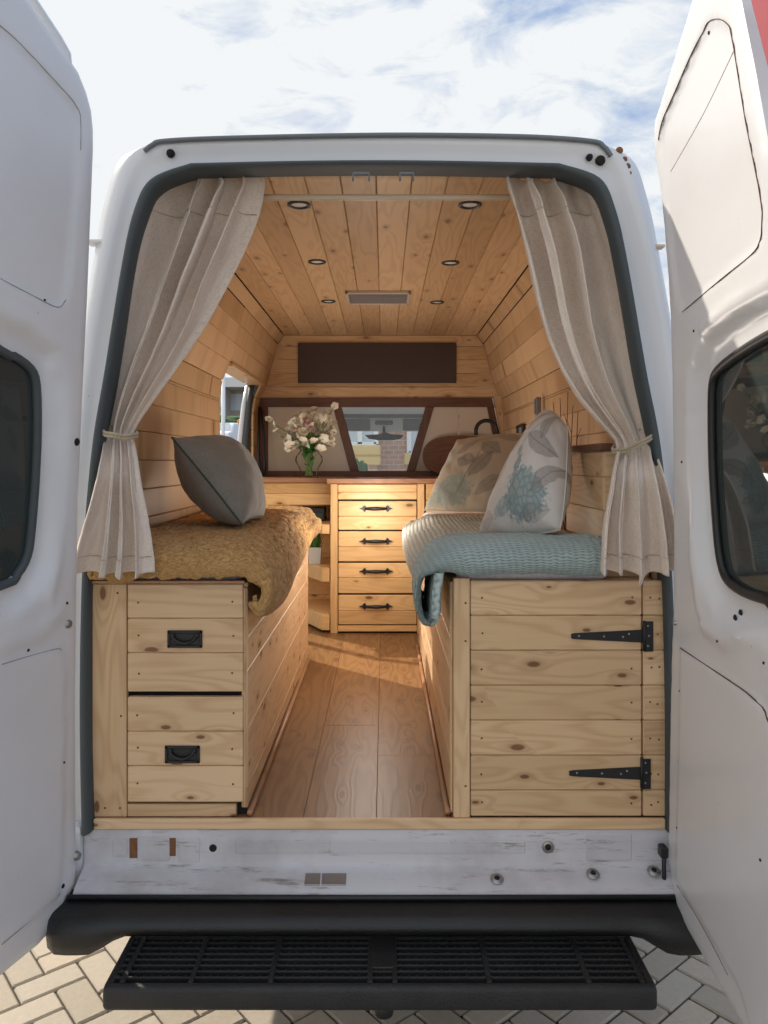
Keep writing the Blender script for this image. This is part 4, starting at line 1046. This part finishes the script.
o = cloth(secs, 'fleece_throw', M['fleece'], 200, 330, .012, .006, 9, 3.0, fine=(.009, 62))
tag(o, 'mustard brown fluffy fleece throw covering the left bench and hanging over its edge', 'blanket')
# cream waffle throw (behind) and teal throw (front) on the right
def thr(top, hang, out, y, xr, loop=0, front=0):
    e = XRa
    p = [(xr, top - front), (lerp(xr, e, .5), top + .002 - front), (e + .05, top - front), (e + .005, top - .006 - front * .8), (e - out * .55, top - .03 - front * .5), (e - out, lerp(top, hang, .45)), (e - out * 1.02, lerp(top, hang, .8)), (e - out * .9, hang)]
    if loop: p += [(e - out * .68, hang - .010), (e - out * .50, hang + .012), (e - out * .47, hang + .07), (e - out * .40, hang + .12)]
    else: p += [(e - out * .85, hang - .004), (e - out * .8, hang - .006), (e - out * .78, hang - .006), (e - out * .76, hang - .006)]
    return (y, p)
secs = [thr(1.372, 1.22, .080, .16, .60), thr(1.374, 1.225, .090, .4, .60), thr(1.376, 1.23, .097, .8, .62), thr(1.378, 1.25, .098, 1.1, .62), thr(1.378, 1.27, .09, 1.25, .62), thr(1.374, 1.30, .06, 1.38, .62), thr(1.365, 1.31, .05, 1.43, .62, 0, .01)]
o = cloth(secs, 'knitted_throw', M['cream_knit'], 130, 160, .010, .004, 10, 8.0)
tag(o, 'cream waffle-knit throw on the right bench under the patterned cushions', 'blanket')
secs = [thr(1.372, 1.200, .078, -.030, .575, 1, .064), thr(1.376, 1.192, .084, -.038, .585, 1, .045), thr(1.385, 1.186, .088, -.022, .59, 1, .012), thr(1.393, 1.184, .088, .03, .59, 1, 0), thr(1.395, 1.185, .088, .11, .585, 1), thr(1.394, 1.17, .09, .2, .58, 1), thr(1.390, 1.19, .086, .27, .575, 1), thr(1.384, 1.21, .082, .30, .57, 1)]
o = cloth(secs, 'knitted_throw', M['teal'], 220, 150, .012, .004, 11, 21.0, fine=(.002, 60))
tag(o, 'teal chevron-knit throw at the rear end of the right bench, trailing over the aisle edge', 'blanket')
# teal throw's folded right-hand end (second layer) belongs to the same throw
secs = [(-.026, [(.44, 1.312), (.52, 1.314), (.575, 1.318), (.590, 1.335), (.588, 1.352), (.57, 1.362), (.50, 1.366)]), (.05, [(.44, 1.356), (.53, 1.358), (.59, 1.350), (.606, 1.362), (.600, 1.376), (.58, 1.384), (.5, 1.386)]), (.22, [(.44, 1.356), (.53, 1.358), (.58, 1.352), (.596, 1.362), (.59, 1.376), (.57, 1.384), (.5, 1.386)])]
cloth(secs, 'fold', M['teal'], 60, 50, .010, .002, 20, 31.0, parent=o).location = -o.location

def bez(c, u, v): return c[0].lerp(c[1], u).lerp(c[3].lerp(c[2], u), v)
def cushion(name, corners, T, mats, label, cat='cushion', pip=None, n=46, seed=0.0, pull=.06, wr=.006, bulge=1.0):
    """corners BL, BR, TR, TL (Vector)"""
    C = corners; nrm = (C[1] - C[0]).cross(C[3] - C[0]).normalized(); ctr = sum(C, Vector()) / 4
    root = empty(name, Vector((ctr.x, ctr.y, min(c.z for c in C)))); tag(root, label, cat)
    def pt(u, v, s):
        U, V = 2 * u - 1, 2 * v - 1
        u2 = .5 + .5 * U * (1 - pull * (1 - V * V)); v2 = .5 + .5 * V * (1 - pull * (1 - U * U))
        p = bez(C, u2, v2); e = max(0, (1 - U * U)) * max(0, (1 - V * V)); t = T * (e ** .55) * (1 + .08 * math.sin(3 * U + 2 * V))
        p = p + nrm * s * t
        # wrinkles radiating from corners and edges
        w = ndisp(p, 14, wr, seed) + ndisp((p.x * 3, p.y, p.z), 22, wr * .5, seed + 3)
        edge = 1 - e
        w += wr * 1.1 * math.sin(18 * (U * .8 + V) + 4 * U * V + seed) * (edge ** 3) * (e ** .3)
        return p + nrm * s * w * (1 if e > 0 else 0)
    mb = MB()
    for s in (1, -1):
        rows = [[pt(i / n, j / n, s) for i in range(n + 1)] for j in range(n + 1)]
        mb.grid(rows, uv=lambda a, b_: (b_ / n, a / n), flip=(s < 0))
    bmesh.ops.remove_doubles(mb.bm, verts=mb.bm.verts, dist=1e-5)
    mb.build('cover', mats, root, smooth=True)
    per = [pt(k / n, 0, 1) for k in range(n)] + [pt(1, k / n, 1) for k in range(n)] + [pt(1 - k / n, 1, 1) for k in range(n)] + [pt(0, 1 - k / n, 1) for k in range(n)]
    mb = MB(); mb.tube(per, .0032 if pip else .002, n=6, closed=True); mb.build('piping', [pip or mats[0]], root)
    return root
V = Vector
U_ = V((.235, .0, -.265)); 
cushion('cushion', [V((-.450, .40, 1.405)), V((-.450, .86, 1.400)), V((-.676, .88, 1.690)), V((-.678, .42, 1.682))], .125, [M['greycushion']], 'plain grey cushion with dark green piping leaning on the left wall', pip=M['piping'], seed=2.0, pull=.07, wr=.005)
LEAF = (0.25, 0.23, 0.22); TEALP = (0.15, 0.26, 0.28)
fl1 = floral('white_floral_print', (0.66, 0.62, 0.59), [
    (.66, .25, .22, .16, 0, TEALP, .85, 'fl'), (.40, .16, .12, .06, 20, TEALP, .6, 'fl'), (.52, .47, .05, .06, 0, TEALP, .8, 'fl'), (.46, .58, .03, .04, 0, TEALP, .7, 'fl'),
    (.22, .66, .17, .06, 15, LEAF, .9, 'leaf'), (.74, .68, .20, .075, 170, LEAF, .9, 'leaf'), (.88, .42, .17, .06, 50, LEAF, .9, 'leaf'), (.42, .86, .16, .05, 60, LEAF, .8, 'leaf'), (.70, .88, .15, .06, 110, LEAF, .8, 'leaf'),
    (.15, .42, .12, .05, 70, LEAF, .6, 'leaf'), (.50, .50, .30, .008, 92, LEAF, .8, 'leaf'), (.58, .78, .14, .007, 60, LEAF, .8, 'leaf'), (.78, .12, .14, .06, 10, LEAF, .6, 'leaf'), (.15, .08, .12, .05, 5, LEAF, .5, 'leaf')])
fl2 = floral('beige_floral_print', (0.47, 0.38, 0.28), [
    (.33, .20, .21, .15, 0, (.22, .28, .25), .8, 'fl'), (.10, .10, .10, .09, 0, (.24, .30, .26), .6, 'fl'), (.38, .55, .12, .075, -20, (.18, .165, .14), .9, 'leaf'), (.58, .48, .16, .08, 60, (.18, .165, .14), .85, 'leaf'), (.62, .70, .14, .07, 150, (.20, .185, .15), .85, 'leaf'),
    (.30, .75, .13, .055, 30, (.20, .185, .15), .8, 'leaf'), (.50, .86, .13, .05, 10, (.26, .26, .22), .8, 'leaf'), (.75, .88, .13, .05, 170, (.20, .185, .15), .8, 'leaf'), (.10, .62, .14, .06, 75, (.34, .38, .33), .7, 'leaf'), (.48, .45, .36, .009, 75, (.20, .185, .15), .9, 'leaf'), (.75, .25, .16, .06, 40, (.20, .185, .15), .7, 'leaf')])
cushion('cushion', [P(479, 533, .40), P(560, 530, .15), P(568, 428, .30), P(545, 410, .46)], .095, [fl1], 'white cushion printed with teal flower and grey leaves, propped against the pine box', seed=9.0, pull=-.07, wr=.005)
cushion('cushion', [P(424, 510, 1.02), P(508, 512, .80), P(538, 432, .95), P(457, 440, 1.18)], .070, [fl2], 'beige cushion printed with green-grey leaves and flowers, behind the white one', seed=14.0, pull=.0, wr=.004)

# ------------------------------------------------------------------ curtains
def curtain(rows_, folds, seed, label, tie, name='curtain', Yt=.09, hem=(0, 0), inner=1):
    nu, nv = 260, 190
    ys_ = [r[0] for r in rows_]; rows = []
    sp = smooth_path(rows_, 8)
    path, ln = resample([(p[0], 0) for p in sp], nv)
    tabL = [(p[0], p[1]) for p in sp]; tabR = [(p[0], p[2]) for p in sp]; tabA = [(p[0], p[3]) for p in sp]; tabY = [(p[0], p[4]) for p in sp]
    y0, y1 = ys_[0], ys_[-1]
    for j in range(nv):
        py = lerp(y0, y1, j / (nv - 1)); xl, xr, A_, Yb = interp(tabL, py), interp(tabR, py), interp(tabA, py), interp(tabY, py); row = []
        for i in range(nu):
            u = i / (nu - 1)
            ph = 2 * math.pi * (folds * (u + .05 * math.sin(2 * math.pi * u * 1.3 + seed * 2) + .02 * math.sin(py * .016 + u * 5))) + seed
            g = math.sin(ph) + .42 * math.sin(1.83 * ph + 1.3 + .004 * py) + .28 * math.sin(3.7 * ph + seed) * math.exp(-((py - 438) / 75) ** 2) + .25 * mn.noise(V((u * 9, py * .012, seed)))
            sharp = math.copysign(abs(g) ** .8, g)
            header = 0
            if py < 216: header = .35 * math.sin(ph * 2 + .6) * (1 - sstep(204, 216, py))
            px = lerp(xl, xr, u) + (xr - xl) * .26 / folds * math.cos(ph) * (1 if .02 < u < .98 else .2)
            top_w = 6.5 * math.sin(ph + .9) * (1 - sstep(y0, y0 + 26, py)) if py < 230 else 0
            bot_w = (2.0 * math.sin(ph * 1.0 + .5) + hem[0] * math.exp(-((u - hem[1]) / .09) ** 2)) * sstep(y1 - 40, y1, py)
            fine = .0035 * mn.noise(V((u * 26, py * .035, seed + 9))) + .0025 * mn.noise(V((u * 7 + py * .02, py * .09, seed + 4)))
            y = Yb - A_ * (sharp + header) + fine
            q = P(px, py + top_w + bot_w, Yb); row.append(V((q.x, y, q.z)))
        rows.append(row)
    mb = MB(); mb.grid(rows, uv=lambda a, b_: (b_ / nu * 1.1, a / nv * 1.2))
    root = empty(name, (rows[nv // 2][nu // 2].x, Yt, 1.3)); tag(root, label, 'curtain')
    o = mb.build('cloth', [M['linen']], root, smooth=True)
    s = o.modifiers.new('thickness', 'SOLIDIFY'); s.thickness = .0025; s.offset = 0
    # stitched header line
    mb = MB(); k = int((212 - y0) / (y1 - y0) * (nv - 1)); mb.tube([p + V((0, -.003, 0)) for p in rows[k][4:-4:2]], .0012, n=5); mb.build('header_seam', [M['rope']], root)
    k = nv - 9; mb = MB(); mb.tube([p + V((0, -.003, 0)) for p in rows[k][4:-4:2]], .001, n=5); mb.build('hem_seam', [M['rope']], root)
    # rope tie-back
    (ax, ay), (bx2, by2), Yt_, rad = tie; a, b_ = P(ax, ay, Yt_), P(bx2, by2, Yt_); c = (a + b_) / 2; h_ = (b_ - a) / 2; mb = MB()
    for off_ in (0, .008):
        mb.tube([c + h_ * math.cos(t) * .98 + V((0, -rad * math.sin(t), .0015 * math.sin(t * 5) + off_ + (-.010 * math.sin(t)))) for t in [2 * math.pi * k / 48 for k in range(48)]], .0042, n=6, closed=True)
    mb.build('tieback', [M['rope']], root)
    return root
#        py   xl   xr   amp  Y
curtain([(176, 168, 263, .024, .080), (186, 163, 264, .026, .080), (212, 152, 258, .036, .080), (245, 144, 245, .044, .080), (285, 134, 226, .044, .078), (325, 124, 205, .034, .07), (360, 116, 182, .026, .06), (395, 110, 157, .024, .05), (420, 107, 140, .019, .04), (434, 106, 133, .014, .03), (448, 105, 135, .015, .0), (465, 102, 138, .016, -.045), (482, 99, 140, .018, -.075), (520, 90, 147, .022, -.085), (555, 81, 152, .024, -.085), (575, 76, 153, .025, -.09)], 3.6, 1.0,
        'left beige linen curtain tied back beside the grey cushion', ((104, 431), (136, 437), .02, .052), hem=(2, .5))
curtain([(176, 507, 600, .024, .080), (186, 507, 606, .026, .080), (212, 514, 618, .036, .080), (250, 523, 634, .044, .08), (290, 532, 642, .044, .078), (330, 543, 648, .034, .07), (365, 558, 652, .027, .06), (395, 576, 655, .025, .05), (420, 597, 656, .021, .04), (440, 615, 654, .015, .03), (455, 617, 655, .015, .0), (470, 614, 659, .015, -.045), (487, 611, 664, .018, -.075), (525, 604, 673, .022, -.088), (555, 602, 678, .023, -.092), (573, 601, 680, .024, -.094)], 3.8, 2.4,
        'right beige linen curtain tied back in front of the pine box', ((613, 453), (655, 431), .02, .052), hem=(12, .55))

# ------------------------------------------------------------------ cab beyond the window
mb = MB(); mb.grid([[V((-.80, 3.60, 1.955)), V((.78, 3.60, 1.955))], [V((-.80, 3.66, 1.83)), V((.78, 3.66, 1.83))]]); mb.bx(-.8, .78, 2.87, 3.60, 1.95, 1.956); mb.bx(-.065, .065, 3.585, 3.60, 1.875, 1.905, bev=.006, mi=1)
mb.bx(-.8, .78, 3.55, 3.58, 1.925, 1.954, mi=1, bev=.004)
mb.build('headliner', [M['headliner'], M['visor']], van)
for s, x0, x1 in ((-1, -.50, -.10), (1, .135, .52)):
    mb = MB(); mb.box(((x0 + x1) / 2 , 3.52, 1.873), (x1 - x0, .02, .085), bev=.035, seg=3, smooth=True); mb.build('sun_visor', [M['visor']], van)
mb = MB(); mb.prism([(-.14, 3.55, 1.80), (-.11, 3.55, 1.772), (-.04, 3.55, 1.762), (.06, 3.55, 1.762), (.12, 3.55, 1.772), (.145, 3.55, 1.80), (.05, 3.55, 1.806), (.0, 3.55, 1.825), (-.03, 3.55, 1.806)], (0, 1, 0), .03, bev=.003)
mb.tube([(0, 3.57, 1.81), (0, 3.64, 1.86)], .01, n=8); mb.build('rear_view_mirror', [M['black']], van)
mb = MB(); mb.grid([[V((-.76, 3.70, 1.90)), V((.72, 3.70, 1.90))], [V((-.80, 4.05, 1.36)), V((.76, 4.05, 1.36))]]); mb.build('windscreen', [M['glass_clear']], van)
mb = MB(); mb.bx(-.80, .76, 3.5, 4.0, 1.0, 1.34, bev=.04, seg=3); mb.build('dashboard', [M['visor']], van)
# wheels so that the van stands on the ground
for x in (-.74, .70):
    for y in (.95, 4.0):
        mb = MB(); mb.lathe([(0, -.09), (.20, -.09), (.31, -.09), (.335, -.06), (.335, .06), (.31, .09), (.20, .09), (.19, .06), (0, .06)], (x, y, .336), n=36, axis=(1, 0, 0)); mb.build('wheel', [M['blackplastic']], van)

# ------------------------------------------------------------------ ground: herringbone block paving
m, nt, b, N, L = nodes('block_paving')
at = N('ShaderNodeVertexColor', layer_name='tone'); st_ = N('ShaderNodeSeparateColor'); L(at.outputs[0], st_.inputs[0])
c = ramp(N, L, st_.outputs[0], [(0.0, (.42, .35, .27)), (0.5, (.52, .45, .36)), (1.0, (.58, .47, .36))])
tc = N('ShaderNodeTexCoord').outputs['Object']; n_ = N('ShaderNodeTexNoise', i_Scale=60.0, i_Detail=6.0, i_Roughness=.7); L(tc, n_.inputs['Vector'])
c = mixc(N, L, math_n(N, L, 'MULTIPLY', n_.outputs[0], .5), c, (.22, .20, .17)); L(c, b.inputs['Base Color']); b.inputs['Roughness'].default_value = .9
bp2 = N('ShaderNodeBump', i_Strength=.5, i_Distance=.004); L(n_.outputs[0], bp2.inputs['Height']); L(bp2.outputs[0], b.inputs['Normal'])
M['paving'] = m
M['joint'] = plain('dark_sand_joint', (.07, .06, .045), .95, bump=.5, bscale=300)
ang = math.radians(40)
ca, sa = math.cos(ang), math.sin(ang); mb = MB(); u_ = .096
for i in range(-34, 35):
    for j in range(-34, 35):
        # 2x1 herringbone: cells (i,j) with (i-j)%4==0 start a horizontal block, ==2 start a vertical one
        k = (i - j) % 4
        if k == 0: cx_, cy_, a0 = i + 1.0, j + .5, 0
        elif k == 3: cx_, cy_, a0 = i + .5, j + 1.0, 1
        else: continue
        wx = (cx_ * ca - cy_ * sa) * u_; wy = (cx_ * sa + cy_ * ca) * u_
        if not (-2.0 < wx < 2.0 and -.9 < wy < 1.6): continue
        ax = [V((ca, sa, 0)), V((-sa, ca, 0)), V((0, 0, 1))] if a0 == 0 else [V((-sa, ca, 0)), V((-ca, -sa, 0)), V((0, 0, 1))]
        mb.box((wx, wy, -.010 + R.uniform(-.0015, .0015)), (2 * u_ - .006, u_ - .006, .03), axes=ax, bev=.005)
g1 = mb.build('ground_paving', [M['paving']], recenter=False); tag(g1, kind='structure')
mb = MB(); mb.grid([[V((-60, -30, -.004)), V((60, -30, -.004))], [V((-60, 12, -.004)), V((60, 12, -.004))], [V((-60, 40, 2.38)), V((60, 40, 2.38))], [V((-60, 80, 3.2)), V((60, 80, 3.2))]], smooth=False)
tag(mb.build('ground', [M['joint']], recenter=False), kind='structure')
M['far_pave'] = plain('pale_paving', (.36, .33, .29), .95, var=.15)
for x0, x1, y0, y1 in ((-60, -2.0, -30, 12), (2.0, 60, -30, 12), (-2.0, 2.0, -30, -.9), (-2.0, 2.0, 1.6, 12)):
    pass
mb = MB()
for x0, x1, y0, y1 in ((-40, -1.95, -20, 11.9), (1.95, 40, -20, 11.9), (-1.95, 1.95, -20, -.85), (-1.95, 1.95, 1.55, 11.9)): mb.bx(x0, x1, y0, y1, -.003, .004)
tag(mb.build('ground_driveway', [M['far_pave']], recenter=False), kind='structure')

# ------------------------------------------------------------------ world outside
def brickmat(name, c1, c2, mortar, sc=4.0):
    m, nt, b, N, L = nodes(name); t = N('ShaderNodeTexBrick'); tc = N('ShaderNodeTexCoord').outputs['Object']
    mp = N('ShaderNodeMapping'); mp.inputs['Rotation'].default_value = (math.radians(90), 0, 0); L(tc, mp.inputs[0]); L(mp.outputs[0], t.inputs[0])
    t.inputs['Color1'].default_value = (*c1, 1); t.inputs['Color2'].default_value = (*c2, 1); t.inputs['Mortar'].default_value = (*mortar, 1); t.inputs['Scale'].default_value = sc
    t.inputs['Mortar Size'].default_value = .015
    L(t.outputs[0], b.inputs['Base Color']); b.inputs['Roughness'].default_value = .9; return m
M['brick'] = brickmat('red_brick', (.62, .38, .30), (.55, .33, .26), (.72, .65, .58), 3.2)
M['sandstone'] = plain('yellow_sandstone', (.85, .62, .28), .9); M['upvc'] = plain('white_window_frame', (.97, .98, 1.0), .4); M['wglass'] = plain('house_window_glass', (.62, .68, .74), .1)
M['bush'] = plain('dark_green_bush', (.05, .11, .04), .9, bump=1, bscale=8, var=.5, vscale=5)
hs = empty('brick_house', (0, 10.5, 0)); tag(hs, 'red brick house with white bay windows seen through the windscreen', 'house')
mb = MB(); mb.bx(-1.9, 3.2, 10.4, 10.8, 0, 4.6); mb.build('wall', [M['brick']], hs)
mb = MB(); mb.bx(-1.15, -.1, 9.8, 10.4, 0, 1.55); mb.build('bay', [M['brick']], hs)
mb = MB(); mb.bx(-1.2, -.05, 9.74, 10.4, 1.70, 1.86, bev=.02); mb.bx(-1.2, -.05, 9.76, 10.4, 1.55, 1.70, bev=.02); mb.bx(.32, 1.4, 10.3, 10.4, 1.55, 1.75, bev=.02); mb.build('sandstone_sill', [M['sandstone']], hs)
def housewin(x0, x1, z0, z1, y, nx, nz):
    mb = MB(); mb.bx(x0, x1, y + .03, y + .05, z0, z1, mi=1)
    for k in range(nx + 1): x = lerp(x0, x1, k / nx); mb.bx(x - .035, x + .035, y, y + .04, z0, z1)
    for k in range(nz + 1): z = lerp(z0, z1, k / nz); mb.bx(x0, x1, y, y + .04, z - .03, z + .03)
    mb.build('window', [M['upvc'], M['wglass']], hs)
housewin(-1.12, -.12, 1.88, 3.2, 9.8, 4, 4); housewin(.40, 1.3, 1.75, 3.2, 10.3, 3, 3)
mb = MB(); mb.box((.65, 11, 5.0), (5.4, 2.4, .15), axes=[(1, 0, 0), (0, .8, .6), (0, -.6, .8)]); mb.build('roof', [M['visor']], hs)
def bush(name, c, r, label):
    bm = bmesh.new(); bmesh.ops.create_icosphere(bm, subdivisions=4, radius=1)
    for v in bm.verts:
        k = 1 + .18 * mn.noise(v.co * 4) + .1 * mn.noise(v.co * 11); v.co = V((v.co.x * r[0] * k + c[0], v.co.y * r[1] * k + c[1], v.co.z * r[2] * k + c[2]))
    me = bpy.data.meshes.new(name); bm.to_mesh(me); bm.free(); tag(link(name, me, [M['bush']], smooth=True), label, 'bush')
bush('round_bush', (-.32, 8.2, .80), (.20, .2, .80), 'clipped round bush in front of the brick house')
# street seen through the side door
bd = empty('apartment_building', (-13, 58, 2)); tag(bd, 'pale building with a dark roof edge seen through the open side door', 'building')
mb = MB(); mb.bx(-15.5, -11.9, 56, 62, 2.5, 7.2); mb.bx(-13.1, -9, 58, 64, 2.5, 7.6); mb.build('wall', [plain('cream_render', (.50, .44, .36), .9)], bd)
mb = MB(); mb.bx(-16, -9, 55.5, 64, 7.2, 7.9); mb.build('roof', [M['headliner']], bd)
for x in (-14.6, -13.7, -12.8):
    for z in (4.4, 5.7): mb = MB(); mb.bx(x, x + .6, 55.95, 56.0, z, z + .9); mb.build('window', [M['wglass']], bd)
mb = MB(); mb.bx(-11.9, -10.2, 57.95, 58.0, 5.6, 6.9); mb.build('window', [M['wglass']], bd)
bush('hedge', (-10.5, 50, 3.9), (2.6, 1, .8), 'green hedge beyond the white car, seen through the side door')
mb = MB(); mb.bx(-8.6, -7.3, 43, 45, 2.5, 4.1, bev=.15, seg=2)
tag(mb.build('skip_container', [plain('orange_paint', (.75, .30, .04), .5)]), 'orange container parked beyond the white car', 'container')
cr_ = empty('parked_car', (-8.5, 38, 2.25)); tag(cr_, 'small white car parked up the street outside the side door', 'car')
def carbody():
    mb = MB(); pr = [(-1.9, .35), (-1.95, .6), (-1.8, .82), (-1.0, .92), (-.5, 1.35), (.7, 1.42), (1.4, 1.0), (1.9, .9), (1.95, .5), (1.9, .3)]
    mb.prism([(-8.5 - .85, 38 + y, 2.25 + z) for y, z in pr], (1, 0, 0), 1.7, bev=.06); mb.build('body', [M['upvc']], cr_)
    mb = MB(); mb.prism([(-8.5 - .72, 38 - .97, 2.25 + .96), (-8.5 + .72, 38 - .97, 2.25 + .96), (-8.5 + .62, 38 - .56, 2.25 + 1.33), (-8.5 - .62, 38 - .56, 2.25 + 1.33)], (0, -.75, .6), .03); mb.build('windscreen', [M['wglass']], cr_)
    mb = MB(); mb.bx(-8.9, -8.1, 38 - 1.97, 38 - 1.9, 2.7, 2.95, bev=.02); mb.build('grille', [M['black']], cr_)
    for x in (-9.3, -7.75):
        for y in (36.8, 39.2): mb = MB(); mb.lathe([(0, -.1), (.3, -.1), (.32, 0), (.3, .1), (0, .1)], (x, y, 2.25 + .3), n=24, axis=(1, 0, 0)); mb.build('wheel', [M['black']], cr_)
carbody()
mb = MB(); mb.tube([(-4.17, 18, 0.3), (-4.17, 18, 4.0)], .05, n=10); mb.lathe([(.09, 0), (.09, .3), (.05, .35)], (-4.17, 18, .3), n=12)
tag(mb.build('lamp_post', [M['upvc']]), 'thin white post standing outside the side door', 'post')

# ------------------------------------------------------------------ light
w = bpy.data.worlds.new('sky'); scene.world = w; w.use_nodes = True; nt = w.node_tree; nt.nodes.clear()
def WN(t, **kw):
    n = nt.nodes.new(t)
    for k, v in kw.items():
        if k.startswith('i_'): n.inputs[k[2:].replace('_', ' ')].default_value = v
        else: setattr(n, k, v)
    return n
Lk = nt.links.new
tc = WN('ShaderNodeTexCoord').outputs['Generated']
mp = WN('ShaderNodeMapping'); mp.inputs['Scale'].default_value = (1, 1, 2.4); Lk(tc, mp.inputs[0])
n1 = WN('ShaderNodeTexNoise', i_Scale=9.0, i_Detail=9.0, i_Roughness=.60, i_Distortion=.5); Lk(mp.outputs[0], n1.inputs['Vector'])
sep = WN('ShaderNodeSeparateXYZ'); Lk(tc, sep.inputs[0])
def wm(op, a, b_=None, c=None, clamp=False):
    n = WN('ShaderNodeMath', operation=op); n.use_clamp = clamp
    for i, v in enumerate((a, b_, c)):
        if v is None: continue
        if isinstance(v, (int, float)): n.inputs[i].default_value = v
        else: Lk(v, n.inputs[i])
    return n.outputs[0]
bias = wm('ADD', wm('MULTIPLY', sep.outputs[0], .34), wm('MULTIPLY', sep.outputs[2], .18))
gap = wm('MULTIPLY', wm('SUBTRACT', wm('ADD', n1.outputs[0], bias), .585), 3.4, clamp=True)
mix = WN('ShaderNodeMix', data_type='RGBA'); Lk(gap, mix.inputs[0]); mix.inputs[6].default_value = (.80, .825, .84, 1); mix.inputs[7].default_value = (.31, .43, .64, 1)
bg = WN('ShaderNodeBackground'); Lk(mix.outputs[2], bg.inputs[0]); bg.inputs[1].default_value = 1.02
out = WN('ShaderNodeOutputWorld'); Lk(bg.outputs[0], out.inputs[0])
sun = bpy.data.lights.new('sun', 'SUN'); sun.energy = 4.3; sun.angle = math.radians(1.0); sun.color = (1, .91, .77); so = bpy.data.objects.new('sun', sun); COL.objects.link(so)
el = math.radians(39); dirv = V((math.cos(el) * math.sin(math.radians(47)), -math.cos(el) * math.cos(math.radians(47)), -math.sin(el)))
so.rotation_euler = dirv.to_track_quat('-Z', 'Y').to_euler(); so.location = (-5, 5, 6)
def fill_light(name, loc, e, col, r=.15):
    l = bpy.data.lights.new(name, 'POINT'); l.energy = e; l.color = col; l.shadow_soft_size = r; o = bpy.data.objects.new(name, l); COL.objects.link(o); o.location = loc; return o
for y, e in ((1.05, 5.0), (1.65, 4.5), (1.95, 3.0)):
    fill_light('bounce_fill', (X0 - .05, y, 1.36), e, (1.0, .93, .86), .12)  # added fill without fittings, stands in for light bounced around the interior
scene.view_settings.view_transform = 'Standard'; scene.view_settings.look = 'None'
scene.view_settings.exposure = 0.14; scene.view_settings.gamma = 1
scene.cycles.max_bounces = 8; scene.cycles.diffuse_bounces = 5; scene.cycles.transparent_max_bounces = 12
try: scene.cycles.use_denoising = True
except Exception: pass
